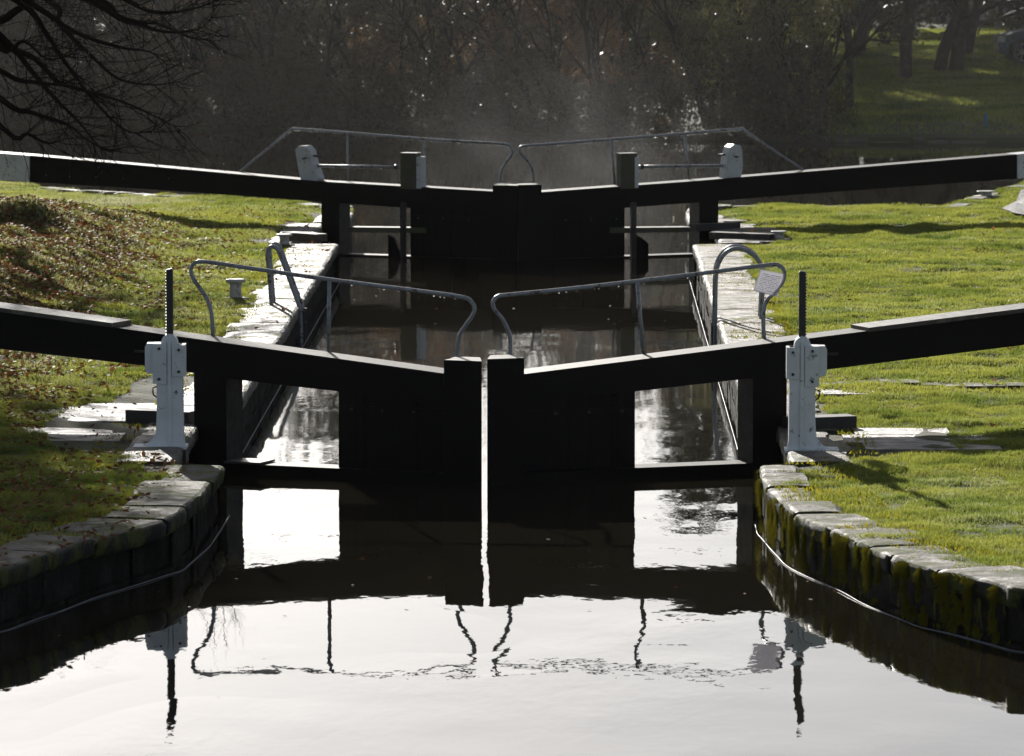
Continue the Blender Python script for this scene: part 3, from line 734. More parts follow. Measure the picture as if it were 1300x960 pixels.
tag(o, 'tilted white printed notice tied to the curved end of the handrail', 'notice')

# ------------------------------------------------------------------ ground paddle posts
def paddle_post(px, py, mir, label):
    b = G(px, py, GZ); s = -1 if mir else 1; Y = b.y
    W = lambda a, d, z: Vector((b.x + s * a, b.y + d, GZ + z))
    root = empty('paddle_post', (b.x, b.y, GZ), label, 'paddle gear', 'ground paddle posts in front of the near gates')
    MB().poly_prism([(-.125, .0), (.12, 0), (.105, .3), (.105, .86), (-.105, .86), (-.11, .1)], W, -.06, .10).build('column', M['gear'], root, .012)
    col = root.children[-1]
    MB().poly_prism([(-.02, .03), (.015, .03), (.012, .9), (-.016, .9)], W, -.082, -.06).build('front_rib', M['gear'], col, .006)
    MB().poly_prism([(.1, 0), (.25, 0), (.25, .015), (.17, .05), (.12, .12), (.104, .24)], W, -.01, .02).build('foot_web', M['gear'], col, .005)
    MB().poly_prism([(-.14, -.0), (.30, -.0), (.30, .022), (-.14, .022)], W, -.11, .16).build('base_plate', M['gear'], root, .006)
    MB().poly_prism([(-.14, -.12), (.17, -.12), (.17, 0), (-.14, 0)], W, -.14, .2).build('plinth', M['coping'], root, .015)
    pl = MB().poly_prism([(.02, .54), (.135, .54), (.135, .87), (.02, .87)], W, -.085, .11).build('cover_plate', M['gear'], root, .006)
    MB().poly_prism([(-.13, .60), (-.025, .60), (-.025, .86), (-.13, .86)], W, -.078, .105).build('cover_plate', M['gear'], root, .006)
    for a, z in ((.08, .83), (.08, .58), (-.08, .82), (-.08, .64)): MB().tube([W(a, -.078, z), W(a, -.1, z)], .012, 6).build('bolt', M['iron'], pl)
    MB().poly_prism([(.137, .62), (.185, .62), (.2, .65), (.2, .84), (.185, .87), (.137, .87)], W, -.05, .09).build('gearbox', M['gear'], root, .01)
    MB().tube([W(.16, -.02, .8), W(.29, -.03, .805)], .011, 6).build('spindle', M['iron'], root)
    arc = [(.07 * math.cos(R(a)), .86 + .085 * math.sin(R(a)) * 1.05) for a in range(0, 181, 20)]
    MB().poly_prism([(.07, .8)] + arc + [(-.07, .8)], W, -.05, .07).build('rounded_cap', M['gear'], root, .006)
    rk = [(-.027, .8), (.022, .8)]; z = .8; right = []
    while z < 1.47: right += [(.032, z), (.032, z + .012), (.024, z + .014), (.024, z + .024)]; z += .026
    MB().poly_prism([(-.03, .8)] + right + [(.02, 1.478), (-.02, 1.485), (-.03, 1.47)], W, -.02, .035).build('toothed_rack', M['iron'], root)
    MB().tube([W(.106, 0, .42), W(.135, 0, .44), W(.14, 0, .47), W(.138, 0, .50), W(.106, 0, .51)], .007, 6).build('chain_loop', M['iron'], root)
    return root
paddle_post(216, 569, True, 'pale blue grey paddle post with dark rack on the wet slabs by the leaves')
paddle_post(1018, 573, False, 'pale blue grey paddle post with dark rack standing on the lawn side slabs')
# dark anchor timbers behind the posts
def timber(pts, z0, z1, w, name, label, m='oldwood', cat='timber'):
    a, b = pts; t = (b - a).normalized(); nn = Vector((-t.y, t.x, 0)) * w / 2; mb = MB()
    W = lambda q, d, z: a + t * q + nn * d + Vector((0, 0, z))
    L = (b - a).length; return tag(mb.poly_prism([(0, z0), (L, z0), (L, z1), (0, z1)], W, -1, 1).build(name, M[m], None, .012, a), label, cat)
timber((G(166, 535, GZ), G(246, 538, GZ)), 0.0, .11, .22, 'anchor_timber', 'short dark timber behind the post on the glaring slabs', 'iron')
timber((G(1081, 543, GZ), G(998, 546, GZ)), 0.0, .11, .22, 'anchor_timber', 'short dark timber behind the post on the lawn side', 'iron')
timber((G(366, 306, GZ), G(408, 309, GZ)), 0.02, .12, .2, 'anchor_timber', 'weathered timber from the small bollard to the far gate by the mound', 'dock')
timber((G(982, 306, GZ), G(905, 303, GZ)), 0.0, .09, .2, 'anchor_timber', 'weathered timber from the low bollard to the far gate on the lawn', 'dock')
timber((G(880, 293, GZ), G(936, 291, GZ)), 0.0, .09, .16, 'anchor_timber', 'dark strap beam beside the heel of the far gate on the lawn', 'iron')
# ------------------------------------------------------------------ bollards
def bollard(px, py, h, label, r=.075):
    b = G(px, py, GZ); mb = MB()
    root = empty('bollard', b, label, 'bollard', 'mooring bollards')
    mb.lathe(b, [(r * .95, -.05), (r * .9, 0), (r * .8, h * .5), (r * .85, h * .8)]).build('stem', M['bollard'], root)
    MB().lathe(b, [(r * .85, h * .8), (r * 1.35, h * .84), (r * 1.4, h * .97), (r * 1.2, h)]).build('cap', M['bollard'], root)
    MB().lathe(b, [(r * 1.9, -.03), (r * 1.9, .025), (r * .9, .035)]).build('base', M['coping'], root)
bollard(299, 381, .235, 'white bollard standing on the turf edge near the paired hoop rails', .08)
bollard(361, 313, .16, 'small white bollard at the end of the timber beside the mound')
bollard(989, 306, .13, 'low white bollard at the end of the timber on the lawn')
bollard(1252, 251, .10, 'tiny white bollard on the kerb beside the asphalt towpath', .1)
# ------------------------------------------------------------------ hoop rails over the ladders
def hoops(pts, Y, dy, label, rails=2):
    root = empty('ladder_hoop', P2((AT(*pts[0], Y).x, Y)), label, 'ladder rail', 'hoop rails over the wall ladders')
    for k in range(rails):
        p = smooth([AT(px, py, Y) + Vector((0, k * dy, 0)) for px, py in pts], 5)
        MB().tube(p, .024, 8).build('hoop', M['rail'], root)
    return root
Yl = G(345, 389, GZ).y
hoops([(345, 391), (342, 350), (339.5, 322), (343, 314), (350, 314.5), (356, 325), (378, 384), (381, 396), (382, 420), (383, 470)], Yl, .42, 'pair of grey hoops above the shaded wall with straight sloping legs')
Yr = G(966, 407, GZ).y
hoops([(966, 408), (968, 372), (969, 345), (958, 325), (940, 316), (924, 319), (913, 333), (909, 352), (908, 405), (907, 440), (906, 480)], Yr, .38, 'pair of grey rounded hoops above the sunlit wall behind the notice')
# ladders
for s, x, Y, lab in ((-1, -2.2, Yl + .21, 'iron ladder on the shaded chamber wall below the sloping hoops'), (1, 2.24, Yr + .19, 'iron ladder on the sunlit chamber wall below the rounded hoops')):
    root = empty('wall_ladder', (x, Y, 0), lab, 'ladder', 'ladders in the chamber walls')
    for d in (-.19, .19): MB().box(x - .02, x + .02, Y + d - .012, Y + d + .012, -1.4, GZ - .05).build('side_rail', M['iron'], root)
    for z in (.2, -.05, -.3, -.55): MB().tube([(x, Y - .19, z), (x, Y + .19, z)], .012, 6).build('rung', M['iron'], root)
# ------------------------------------------------------------------ ropes along the walls
def off_path(path, d, y0, y1):
    p = [q for q in resample(path, .15) if y0 <= q.y <= y1]; out = []
    for i, q in enumerate(p):
        t = p[min(i + 1, len(p) - 1)] - p[max(i - 1, 0)]; t.normalize()
        nn = Vector((t.y, -t.x, 0)) * d; w = .02 * noise.noise(q * 1.3)
        out.append(Vector((q.x + nn.x, q.y + nn.y, .004 + w * .3)))
    return smooth(out[::2], 3)
for path, d, a, b, lab in ((L_wing, .05, 36, 45.0, 'pale rope floating along the dark curved wall below the leafy bank'),
                           (R_wing, -.05, 36, 44.2, 'bright rope floating along the mossy curved wall'),
                           (L_path[12:], .06, 49, 71, 'pale rope floating along the shaded chamber wall'),
                           (R_path[15:], -.06, 49, 71, 'pale rope floating along the sunlit chamber wall')):
    q = off_path(path, d, a, b); tag(MB().tube(q, .0032 if a < 40 else .0028, 6).build('rope', M['rope'], None, 0, q[0]), lab, 'rope')

# ------------------------------------------------------------------ trees
def branch_set(rd, base, d, length, rad, levels, spread=.75, droop=0., kids=(3, 5), taper=.35, seg=6, out=None):
    out = [] if out is None else out
    p = Vector(base); d = Vector(d).normalized(); pts = [p.copy()]; rr = [rad]
    for i in range(seg):
        d = (d + Vector((rd.gauss(0, .13), rd.gauss(0, .13), rd.gauss(0, .09) - droop * .12))).normalized()
        p = p + d * length / seg; pts.append(p.copy()); rr.append(rad * (1 - (1 - taper) * (i + 1) / seg))
    out.append((pts, rr, levels))
    if levels > 0:
        for _ in range(rd.randint(*kids)):
            k = rd.uniform(.3, .98) * seg; i = min(int(k), seg - 1); q = pts[i].lerp(pts[i + 1], k - i)
            tt = (pts[i + 1] - pts[i]).normalized(); ax = tt.cross(Vector((rd.gauss(0, 1), rd.gauss(0, 1), rd.gauss(0, 1)))).normalized()
            nd = (Matrix.Rotation(rd.uniform(.4, 1) * spread, 3, ax) @ tt)
            branch_set(rd, q, nd, length * rd.uniform(.45, .7), rr[i] * .6, levels - 1, spread, droop, kids, .3, max(3, seg - 1), out)
    return out
def ribbons(sets):                            # thin twigs as slender three-sided rods
    mb = MB()
    for pts, rr, lv in sets: mb.tube(pts, rr, 3 if rr[0] < .02 else 5, cap=False)
    return mb
def leaf_cloud(centers, n, spread, size, flat=1.0):
    c = centers[rs.randint(0, len(centers), n)] + rs.normal(size=(n, 3)) * spread
    d1 = rs.normal(size=(n, 3)); d1 /= np.linalg.norm(d1, axis=1)[:, None]
    d2 = np.cross(d1, rs.normal(size=(n, 3))); d2 /= np.linalg.norm(d2, axis=1)[:, None]
    s = (size * (.5 + .8 * rs.rand(n)))[:, None]
    return np.stack([c - d1 * s, c + d2 * s * .45, c + d1 * s, c - d2 * s * .45], 1)
def tree(x, y, h, label, kind='bare', seed=1, z0=.35, leafn=6000, lm='ever', width=.55, group='trees on the far bank', rad=None, leafs=.09, clear=0):
    rd = random.Random(seed); rad = rad or h * (.022 if kind == 'bare' else .016)
    root = empty('tree', (x, y, z0), label, 'tree', group)
    trunk = branch_set(rd, (x, y, z0 - .1), (rd.gauss(0, .05), rd.gauss(0, .05), 1), h * (.72 if kind == 'bare' else .85), rad, 0, taper=.3, seg=8)[0]
    ribbons([]) ; mb = MB(); mb.tube([trunk[0][0]] + trunk[0], [rad * 1.5] + trunk[1], 8); mb.build('trunk', M['bark'], root)
    sets = []
    for i in range(16 if kind == 'bare' else 20):
        k = rd.uniform(max(clear / h, .22 if kind == 'bare' else .08), 1) * 8; j = min(int(k), 7); q = trunk[0][j].lerp(trunk[0][j + 1], k - j); a = rd.uniform(0, 6.28)
        up = rd.uniform(.35, 1.1) if kind == 'bare' else rd.uniform(-.1, .7)
        ln = h * width * rd.uniform(.45, .8) * (1.15 - .07 * k)
        branch_set(rd, q, (math.cos(a), math.sin(a), up), ln, rad * .42 * (1.2 - k / 9), 3 if kind == 'bare' else 2, .8, .15, (3, 5) if kind == 'bare' else (3, 4), .3, 5, sets)
    c = ribbons(sets).build('crown', M['twig'] if kind == 'bare' else M['bark'], root)
    if leafn:
        tips = np.array([tuple(p) for pts, rr, lv in sets if lv <= 1 for p in pts[2:] if p.z > clear])
        tri_mesh('foliage', leaf_cloud(tips, leafn, .16 if kind != 'bare' else .1, leafs), rs.rand(leafn), M[lm], c)
    return root
def shrub(x, y, w, h, label, seed, lm='ever', n=9000, hang=False, name='shrub', leafs=.045, dep=None, z0=.3):
    rd = random.Random(seed); root = empty(name, (x, y, z0), label, 'shrub', 'shrubs along the far bank')
    sets = []
    for i in range(9):
        a = rd.uniform(0, 6.28); branch_set(rd, (x + rd.gauss(0, w * .12), y + rd.gauss(0, .25), z0 - .1), (math.cos(a) * .5 * w / h, math.sin(a) * .3, 1), h * rd.uniform(.6, .95), .05, 2, .7, .3 if hang else .05, (3, 5), .3, 6, sets)
    ribbons(sets).build('stem', M['twig'], root)
    dep = dep or w * .4
    lob = []
    for i in range(46):
        u = rd.uniform(-1, 1); v = rd.uniform(.02, 1); k = math.sqrt(max(0, 1 - (max(0, v - .55) / .45) ** 2 * .9)) * (1 if v > .25 else .92)
        lob.append((x + u * w / 2 * k, y + rd.gauss(0, dep / 2.4), z0 + v * h - .15, rd.uniform(.16, .42)))
    lob = np.array(lob); i = rs.randint(0, len(lob), n); L = lob[i]; d = rs.normal(size=(n, 3)); d /= np.linalg.norm(d, axis=1)[:, None]
    r = (L[:, 3] * rs.rand(n) ** .35)[:, None]; c = L[:, :3] + d * r * np.array([1, 1, 1.25 if not hang else 1.9]); c = c[c[:, 2] > .06]
    n = len(c); d1 = rs.normal(size=(n, 3)) + (np.array([0, 0, -1.6]) if hang else 0); d1 /= np.linalg.norm(d1, axis=1)[:, None]
    d2 = np.cross(d1, rs.normal(size=(n, 3))); d2 /= np.linalg.norm(d2, axis=1)[:, None]; s = (leafs * (.5 + .8 * rs.rand(n)))[:, None]
    V = np.stack([c - d1 * s, c + d2 * s * .42, c + d1 * s, c - d2 * s * .42], 1)
    tri_mesh('foliage', V, rs.rand(n), M[lm], root); return root
def XP(px, Y): return CX + (px - 728) * Y / F
SH = [  # px, Y, width, height, leaf, hang, label
    (20, 117, 2.6, 4.0, 'shrub', 0, 'dark dense shrub on the far bank behind the hanging branches, outermost'),
    (130, 118, 3.0, 4.3, 'shrub', 0, 'tall dark shrub on the far bank behind the tips of the hanging branches'),
    (250, 117, 2.8, 3.9, 'brown', 0, 'dull brown thicket between the hanging branches and the far handrail'),
    (345, 116, 2.4, 4.2, 'shrub', 0, 'dark green shrub rising above the sloping end of the far handrail'),
    (440, 116, 2.6, 4.0, 'shrub', 0, 'russet glinting thicket above the white windlass head of the far gate'),
    (530, 115, 2.4, 4.4, 'brown', 0, 'brown backlit thicket above the timber guide box of the far gate'),
    (610, 116, 2.2, 4.0, 'shrub', 0, 'shadowy shrub behind the rising mist wisp'),
    (700, 114, 2.4, 3.8, 'brown', 0, 'twiggy brown thicket directly above the mitre of the far gates'),
    (790, 113, 2.4, 4.1, 'brown', 0, 'glinting brown bush overhanging the water beside the olive bush'),
    (915, 111.5, 2.5, 4.6, 'hang', 1, 'broad olive green bush with trailing leaves and sunlit edge'),
    (1008, 113, 2.3, 3.4, 'hang', 1, 'smaller olive bush trailing beside the sunlit lawn patch')]
for i, (px, Y, w, h, lm, hg, lab) in enumerate(SH):
    Y = float(np.interp(XP(px, 112), [p[0] for p in fb], [p[1] for p in fb])) + .9
    shrub(XP(px, Y), Y, w, h, lab, 50 + i, lm, 17000 if hg else 15000, bool(hg), dep=1.4)
shrub(XP(1040, 111), 111, .9, .5, 'low bright green clump of sword leaves on the water edge', 90, 'moss', 260, False, 'waterside_plant', .09, .3)
# evergreens and bare trees behind
TR = [(-40, 132, 10.5, 'ever'), (90, 140, 11.5, 'ever'), (215, 134, 10, 'ever'), (330, 143, 9, 'bare'), (470, 137, 8.5, 'bare'), (545, 150, 9.5, 'ever'),
      (640, 135, 8.6, 'ever'), (735, 146, 9.4, 'ever'), (830, 138, 9, 'ever'), (930, 147, 10, 'ever'), (1035, 146, 12.5, 'ever'), (1225, 141, 9.5, 'ever'), (1330, 156, 11, 'ever'), (1130, 158, 10.5, 'ever'), (-150, 128, 11, 'ever'), (1450, 145, 11, 'ever')]
LB = ['ivy clad evergreen beyond the frame edge side of the hanging branches', 'broad dark evergreen behind the tall dark shrub', 'round dark evergreen behind the dull brown thicket', 'bare tree far behind the sloping end of the far handrail',
      'bare wet tree behind the russet thicket', 'dark evergreen behind the brown backlit thicket', 'dark evergreen behind the rising mist', 'slender evergreen above the mitre of the far gates',
      'dark evergreen behind the glinting brown bush', 'tall evergreen behind the broad olive bush', 'evergreen behind the sunlit lawn patch', 'thick trunked evergreen shading the lawn before the car', 'evergreen standing beyond the parked car',
      'evergreen on the lawn between the pale building and the olive bush', 'outermost evergreen past the hanging branches', 'outermost evergreen past the parked car']
for i, ((px, Y, h, kd), lab) in enumerate(zip(TR, LB)):
    tree(XP(px, Y), Y, min(h, Y * .0935 - 4.6) * (.75 if px == 545 else 1) if 250 < px < 1000 else h, lab, kd, 100 + i, .5, 0 if kd == 'bare' else (20000 if px > 900 else 9000), 'ever', .5 if kd == 'ever' else .55, leafs=.13, clear=2.7 if px in (1225, 1450) else 0)
TB = [(375, 150, 10.4, 'tall bare tree deep behind the sloping end of the far handrail'), (455, 156, 11, 'tall bare tree deep behind the windlass head by the mound'), (560, 148, 10.2, 'tall bare tree deep behind the guide box by the mound'), (650, 155, 10.8, 'tall bare tree deep behind the meeting handrails'),
      (760, 152, 10.6, 'tall bare tree deep behind the glinting brown bush'), (865, 149, 10.4, 'tall bare tree deep behind the windlass head by the lawn'), (950, 156, 11, 'tall bare tree deep behind the smaller olive bush')]
for i, (px, Y, h, lab) in enumerate(TB): tree(XP(px, Y), Y, h, lab, 'bare', 300 + i, .5, 3500, 'brown', .55, leafs=.07)
RW = [(-60, 122, 7.6, 0, 'ivy green tree at the water edge past the hanging branches'), (60, 121, 7.2, 0, 'leafy evergreen directly behind the outermost dark shrub'), (180, 123, 7.8, 0, 'leafy evergreen between the tall dark shrub and the brown thicket'),
      (300, 121, 7.3, 0, 'leafy evergreen just behind the shrub over the sloping handrail end'), 
      (880, 119, 7.4, 0, 'leafy evergreen rooted behind the broad olive bush'),
      (985, 121, 7.4, 1.6, 'leafy evergreen rooted behind the smaller olive bush'), (1010, 132, 10, 2.6, 'high crowned evergreen beyond the sunlit lawn patch'), (1150, 127, 10, 2.6, 'high crowned tree on the lawn with its trunk by the sunlit streaks'),
      (1085, 139, 12, 2.6, 'high crowned tree standing further back on the shaded lawn'), (1212, 131, 11.5, 2.6, 'high crowned tree on the lawn just before the parked car'), (1360, 126, 11, 2.4, 'high crowned tree outside the lawn corner near the car')]
for i, (px, Y, h, cl, lab) in enumerate(RW): tree(XP(px, Y), Y, (min(h, Y * .0935 - 5.0) if 250 < px < 1000 else h) , lab, 'ever', 200 + i, .4, 12000 if px > 950 else 8000, 'ever', .5, leafs=.13 if px > 950 else .12, clear=cl)
# small trees on the water edge whose stems show in the photo
for i, (px, py, Y, h, lab) in enumerate(((722, 172, 112, 7.5, 'thin bare tree leaning over the water above the mitre of the far gates'), (1078, 124, 113, 6.5, 'low forked bare tree against the sunlit lawn patch'), (590, 100, 118, 8, 'thin bare tree among the thickets behind the mist wisp'),
                                         (1190, 95, 131, 8.5, 'straight bare trunk on the lawn nearest the sunlit streaks'))):
    tree(XP(px, Y), Y, h, lab, 'bare', 140 + i, .35, 700, 'brown', .5, rad=.10 if i != 3 else .17, leafs=.05)
def undergrowth():
    n = 52000; x = rs.uniform(-15, 5.6, n); yb = np.interp(x, [p[0] for p in fb], [p[1] for p in fb]); u = rs.rand(n)
    top = .55 + 1.5 * vn(x, x * 0 + 1, .9, 61) + .7 * vn(x, x * 0, 3.1, 62); z = .04 + u * top; y = yb - .35 + .5 * u + rs.normal(size=n) * .3
    c = np.c_[x, y, z]; d1 = rs.normal(size=(n, 3)); d1 /= np.linalg.norm(d1, axis=1)[:, None]; d2 = np.cross(d1, rs.normal(size=(n, 3))); d2 /= np.linalg.norm(d2, axis=1)[:, None]
    q = (.05 * (.5 + .8 * rs.rand(n)))[:, None]; V = np.stack([c - d1 * q, c + d2 * q * .45, c + d1 * q, c - d2 * q * .45], 1); V = V[V[:, :, 2].min(1) > .01]
    return tri_mesh('undergrowth', V, rs.rand(len(V)), M['shrub'])
tag(undergrowth(), 'brambles and ivy trailing along the far water edge', 'undergrowth', kind='stuff')
def second_band():
    n = 60000; x = rs.uniform(-17, 3.6, n); u = rs.rand(n); top = 1.3 + 1.5 * vn(x, x * 0 + 2, .7, 71); z = .3 + u * top; y = 127 + rs.normal(size=n) * 1.2
    c = np.c_[x, y, z]; d1 = rs.normal(size=(n, 3)); d1 /= np.linalg.norm(d1, axis=1)[:, None]; d2 = np.cross(d1, rs.normal(size=(n, 3))); d2 /= np.linalg.norm(d2, axis=1)[:, None]
    q = (.075 * (.5 + .8 * rs.rand(n)))[:, None]; return tri_mesh('undergrowth', np.stack([c - d1 * q, c + d2 * q * .45, c + d1 * q, c - d2 * q * .45], 1), rs.rand(n), M['ever'])
tag(second_band(), 'dark bramble understorey among the far trees', 'undergrowth', kind='stuff')
wd = []
for i in range(220):
    x = rs.uniform(-42, 46); wd.append((x, rs.uniform(176, 215), rs.uniform(.3, 8.5) * (.8 + .25 * math.sin(x * .7)), 1))
wd = np.array(wd)[:, :3]
V = leaf_cloud(wd, 70000, 1.3, .32); V = V[V[:, :, 2].min(1) > .2]
tag(tri_mesh('far_wood', V, rs.rand(len(V)), M['farleaf']), 'dark far-off wood closing the view behind the trees', 'wood', kind='stuff')

# the bare tree hanging in from the side, in front of the far beam
def hanging_tree():
    rd = random.Random(21); Y0 = 67.5; tx = -9.2
    root = empty('hanging_tree', (tx, Y0, float(height(tx, Y0))), 'bare wet tree with drooping twigs hanging in front of the far white tipped beam', 'tree')
    tr = [Vector((tx, Y0, .3)), Vector((tx - .1, Y0, 2)), Vector((tx + .15, Y0 + .1, 3.8)), Vector((tx, Y0 + .1, 6)), Vector((tx + .2, Y0, 8.4)), Vector((tx + .1, Y0, 10.5))]
    MB().tube(smooth(tr, 4), [.3 - .011 * i for i in range(21)], 10).build('trunk', M['bark'], root)
    S1 = [[(40, 5), (90, 38), (150, 60), (190, 66), (215, 85)], [(60, 0), (75, 30), (115, 70), (150, 100), (195, 108), (232, 103)],
          [(0, 45), (40, 90), (70, 125), (100, 155), (128, 188), (150, 192)], [(-10, 50), (45, 75), (75, 105), (120, 118), (165, 133), (205, 152), (230, 166)],
          [(0, 125), (40, 143), (85, 158), (110, 178), (140, 193)], [(-10, 58), (30, 52), (60, 75), (95, 68)], [(95, -6), (160, 28), (200, 30), (240, 48), (266, 50)],
          [(150, -5), (200, 16), (250, 10), (290, -6)], [(120, -4), (150, 20), (205, 40), (250, 38), (272, 18)], [(0, 90), (50, 105), (100, 112), (150, 138)],
          [(20, 0), (60, 45), (90, 90), (130, 140), (165, 168), (200, 164)], [(0, 160), (35, 170), (60, 182), (85, 176)]]
    sets = []; hub = tr[2]
    for i, s in enumerate(S1):
        Y = Y0 + rd.uniform(-1.6, 1.6)
        p0 = hub + Vector((0, 0, rd.uniform(-.2, 1.2)))
        a = AT(s[0][0], s[0][1], Y); mid = p0.lerp(a, .5) + Vector((0, 0, .45))
        pts = smooth([p0, mid] + [AT(px, py, Y + rd.uniform(-.2, .2)) for px, py in s], 4)
        n = len(pts); rr = [.055 * (1 - k / n) ** 1.3 + .0045 for k in range(n)]
        sets.append((pts, rr, 2))
        for k in range(6, n):
            for _ in range(2):
                t = (pts[k] - pts[k - 1]).normalized(); ax = Vector((rd.gauss(0, .5), -1 if rd.random() < .5 else 1, rd.gauss(0, .4))).normalized()
                nd = Matrix.Rotation(rd.uniform(.35, 1.0), 3, ax) @ t
                if rd.random() < .75: branch_set(rd, pts[k], nd, rd.uniform(.25, .85), .0072, 1, .7, -.35, (2, 4), .45, 5, sets)
    # upper crown
    for i in range(46):
        k = rd.uniform(0, 1); q = tr[2].lerp(tr[5], k); a = rd.uniform(-3.1, 3.1)
        branch_set(rd, q, (math.cos(a), math.sin(a), rd.uniform(.1, .8)), rd.uniform(2.2, 4.4) * (1.1 - .4 * k), .05, 3, .8, .2, (3, 5), .3, 6, sets)
    # a knobbly thick limb end at the frame edge
    la = smooth([hub + Vector((0, 0, .2)), AT(-90, -10, Y0), AT(-10, 26, Y0), AT(22, 13, Y0), AT(50, -6, Y0), AT(120, -60, Y0)], 4)
    sets.append((la, [.09 - .0035 * k for k in range(len(la))], 3))
    cr = ribbons(sets).build('crown', M['twig'], root)
    mb = MB(); r2 = random.Random(2)
    for pts, rr, lv in sets:
        if rr[0] < .01 and r2.random() < .10 and pts[-1].z < 3.7: drops(mb, [pts[-2], pts[-1]], r2, 1, .007, .004)
    tag(mb.build('water_drops', M['drop'], cr), kind='stuff')
    tips = np.array([tuple(pts[-1]) for pts, rr, lv in sets if pts[-1].z > 6.0 and pts[-1].x < -7.9])
    if len(tips): tri_mesh('foliage', leaf_cloud(tips, 40000, .25, .10), rs.rand(40000), M['brown'], cr)  # leaves added high in the bare crown, out of view, to shade the near-left bank
hanging_tree()

# ------------------------------------------------------------------ buildings behind
def building(x0, x1, y, h, label, cols, rows_, roof=2.2, depth=8):
    root = empty('building', ((x0 + x1) / 2, y, .5), label, 'building')
    MB().box(x0, x1, y, y + depth, .3, h).build('wall', M['render'], root)
    MB().poly_prism([(x0 - .3, h), (x1 + .3, h), (x1 - .6, h + roof), (x0 + .6, h + roof)], lambda a, d, b: Vector((a, d, b)), y - .3, y + depth + .3).build('roof', M['slate'], root)
    cw = (x1 - x0) / cols; rh = (h - .6) / rows_
    for i in range(cols):
        for j in range(rows_):
            a = x0 + cw * (i + .25); c = .6 + rh * (j + .28)
            wn = MB(); 
            for q in ((a, a + .06, c, c + rh * .55), (a + cw * .5 - .06, a + cw * .5, c, c + rh * .55)): wn.box(q[0], q[1], y - .05, y + .02, q[2], q[3])
            wn.box(a + .06, a + cw * .5 - .06, y - .05, y + .02, c, c + .06); wn.box(a + .06, a + cw * .5 - .06, y - .05, y + .02, c + rh * .55 - .06, c + rh * .55)
            f = wn.build('window', M['white'], root); MB().box(a + .06, a + cw * .5 - .06, y - .02, y + .012, c + .06, c + rh * .55 - .06).build('pane', M['glass'], f)
    return root
building(XP(425, 172), XP(615, 172), 172, 9.4, 'tall pale building seen only between the trees and in the chamber reflection', 4, 3)
building(XP(1165, 168), XP(1420, 168), 168, 5.2, 'low pale building in deep shade beyond the parked car', 5, 2)
# ------------------------------------------------------------------ car
def car():
    Y = 135.5; g = .545; k = Y / F
    x0 = XP(1263, Y); root = empty('parked_car', (x0 + 2.1, Y, g), 'dark blue car parked in the shade beneath the trees', 'car')
    W = lambda a, d, z: Vector((x0 + a, Y + d, g + z))
    prof = [(.04, .26), (0, .5), (.06, .66), (.35, .78), (1.05, .88), (1.7, 1.32), (2.1, 1.42), (3.0, 1.40), (3.7, 1.05), (4.1, .95), (4.2, .6), (4.15, .28), (3.75, .24), (3.62, .5), (3.35, .6), (3.1, .5), (2.98, .24), (.98, .24), (.86, .5), (.58, .6), (.30, .5), (.20, .24)]
    MB().poly_prism(prof, W, -.85, .85).build('body', M['carpaint'], root, .05)
    body = root.children[-1]
    MB().poly_prism([(1.25, .92), (1.76, 1.28), (2.1, 1.35), (2.2, 1.35), (2.2, .93)], W, -.862, .862).build('window', M['glass'], body)
    MB().poly_prism([(2.28, .93), (2.28, 1.35), (2.95, 1.33), (3.5, 1.0)], W, -.862, .862).build('window', M['glass'], body)
    for d in (-.72, .72): MB().box(.0, .16, d - .14, d + .14, .55, .68, W).build('headlight', M['alloy'], root, .02)
    for a in (.58, 3.35):
        for d in (-.80, .80):
            w = MB().tube([W(a, d - .1, .31), W(a, d + .1, .31)], .31, 20).build('wheel', M['tyre'], root)
            mb = MB(); sg = -1 if d < 0 else 1
            for q in range(7):
                t = 2 * math.pi * q / 7; mb.tube([W(a, d + sg * .105, .31), W(a + .2 * math.cos(t), d + sg * .105, .31 + .2 * math.sin(t))], .02, 5)
            mb.tube([W(a + .205 * math.cos(t), d + sg * .105, .31 + .205 * math.sin(t)) for t in [2 * math.pi * q / 16 for q in range(17)]], .018, 5)
            mb.build('rim', M['alloy'], w)
car()
b = G(1281, 172, .35); tag(MB().lathe((b.x, 108.6, .25), [(.035, 0), (.035, .22), (.02, .25)], 10).build('marker_post', M['bluepost'], None, 0, (b.x, 108.6, .3)), 'small blue marker post on the far water edge', 'post')

# ------------------------------------------------------------------ air
def volume(name, x0, x1, y0, y1, z0, z1, dens, color=(.95, .96, 1), anis=.5):
    mb = MB().box(x0, x1, y0, y1, z0, z1); m = bpy.data.materials.new(name + '_air'); m.use_nodes = True; nt = m.node_tree
    nt.nodes.remove(nt.nodes['Principled BSDF']); v = nt.nodes.new('ShaderNodeVolumePrincipled')
    v.inputs['Density'].default_value = dens; v.inputs['Color'].default_value = (*color, 1); v.inputs['Anisotropy'].default_value = anis
    nt.links.new(v.outputs[0], nt.nodes['Material Output'].inputs['Volume'])
    o = mb.build(name, m, None, 0, ((x0 + x1) / 2, (y0 + y1) / 2, 0)); tag(o, kind='stuff'); return o, nt, v
HZ = 0.000025
volume('haze', -1600, 1600, -80, 3100, -2.7, 14.5, HZ, (.97, .97, 1), .45)
pm, _, _ = volume('mist', -60, 60, 84.5, 106.5, .02, 4.2, .00055, (.97, .96, .94), .4); tag(pm, 'even thin mist lying over the pool beyond the far gates', 'mist')
o, nt, v = volume('mist', -3.0, 5.5, 79, 84, .02, 3.8, 0, (.95, .95, .95), .3)
tag(o, 'thin mist wisp rising from the water behind the far gates', 'mist')
p = gpos(nt); 
mp = nt.nodes.new('ShaderNodeMapping'); mp.inputs['Location'].default_value = (-.7, -81.5, -.1); nt.links.new(p, mp.inputs[0])
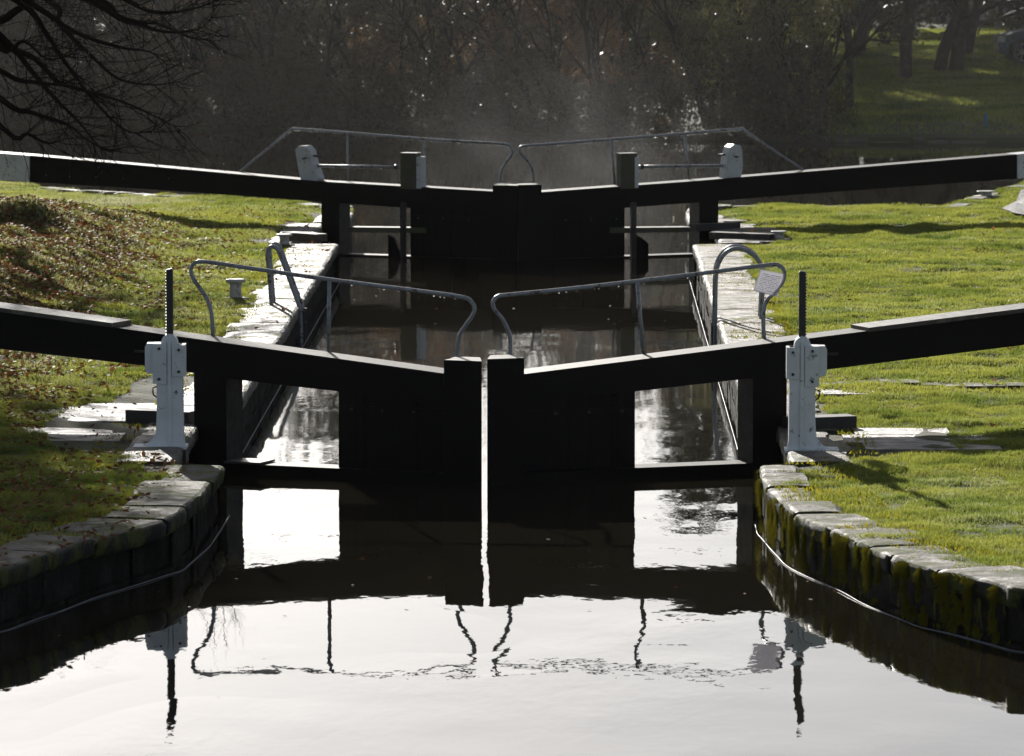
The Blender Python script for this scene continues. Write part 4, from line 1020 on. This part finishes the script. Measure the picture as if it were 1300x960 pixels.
mp2 = nt.nodes.new('ShaderNodeMapping'); mp2.inputs['Scale'].default_value = (.3, .42, .3); nt.links.new(mp.outputs[0], mp2.inputs[0])
ln = nt.nodes.new('ShaderNodeVectorMath'); ln.operation = 'LENGTH'; nt.links.new(mp2.outputs[0], ln.inputs[0])
fall = ramp(nt, ln.outputs['Value'], [(.15, 1), (.95, 0)])
nn = ramp(nt, noi(nt, p, .75, 4, .6, 1.2), [(.42, 0), (.72, 1)])
mm = nt.nodes.new('ShaderNodeMath'); mm.operation = 'MULTIPLY'; nt.links.new(fall, mm.inputs[0]); nt.links.new(nn, mm.inputs[1])
m3 = nt.nodes.new('ShaderNodeMath'); m3.operation = 'MULTIPLY'; nt.links.new(mm.outputs[0], m3.inputs[0]); m3.inputs[1].default_value = .06
nt.links.new(m3.outputs[0], v.inputs['Density'])
# ------------------------------------------------------------------ light
w = bpy.data.worlds.new('World'); S.world = w; w.use_nodes = True; nt = w.node_tree
sk = nt.nodes.new('ShaderNodeTexSky'); sk.sky_type = 'NISHITA'; sk.sun_disc = False
SE, SA = 18.0, -12.0
sk.sun_elevation = R(SE); sk.sun_rotation = R(SA); sk.air_density = .6; sk.dust_density = .8; sk.ozone_density = 1.4
hs = nt.nodes.new('ShaderNodeHueSaturation'); hs.inputs['Saturation'].default_value = .5
nt.links.new(sk.outputs[0], hs.inputs['Color']); nt.links.new(hs.outputs[0], nt.nodes['Background'].inputs[0]); nt.nodes['Background'].inputs[1].default_value = .05
sl = bpy.data.objects.new('sun', bpy.data.lights.new('sun', 'SUN')); COL.objects.link(sl)
sl.data.energy = 4.0; sl.data.angle = R(.5); sl.data.color = (1, .955, .88)
sd = Vector((math.sin(R(SA)) * math.cos(R(SE)), math.cos(R(SA)) * math.cos(R(SE)), math.sin(R(SE))))
sl.rotation_euler = (-sd).to_track_quat('-Z', 'Y').to_euler(); sl.location = (-8, 40, 14)
S.view_settings.view_transform = 'Standard'; S.view_settings.look = 'None'; S.view_settings.gamma = 1; S.view_settings.exposure = .85
S.render.engine = 'CYCLES'; S.cycles.use_denoising = True; S.cycles.max_bounces = 6; S.cycles.volume_bounces = 0
S.cycles.transparent_max_bounces = 8; S.cycles.sample_clamp_indirect = 4; S.cycles.sample_clamp_direct = 8; S.cycles.caustics_reflective = False; S.cycles.caustics_refractive = False
S.cycles.volume_max_steps = 64; S.cycles.volume_step_rate = 1.0
S.render.resolution_x = 1024; S.render.resolution_y = 756
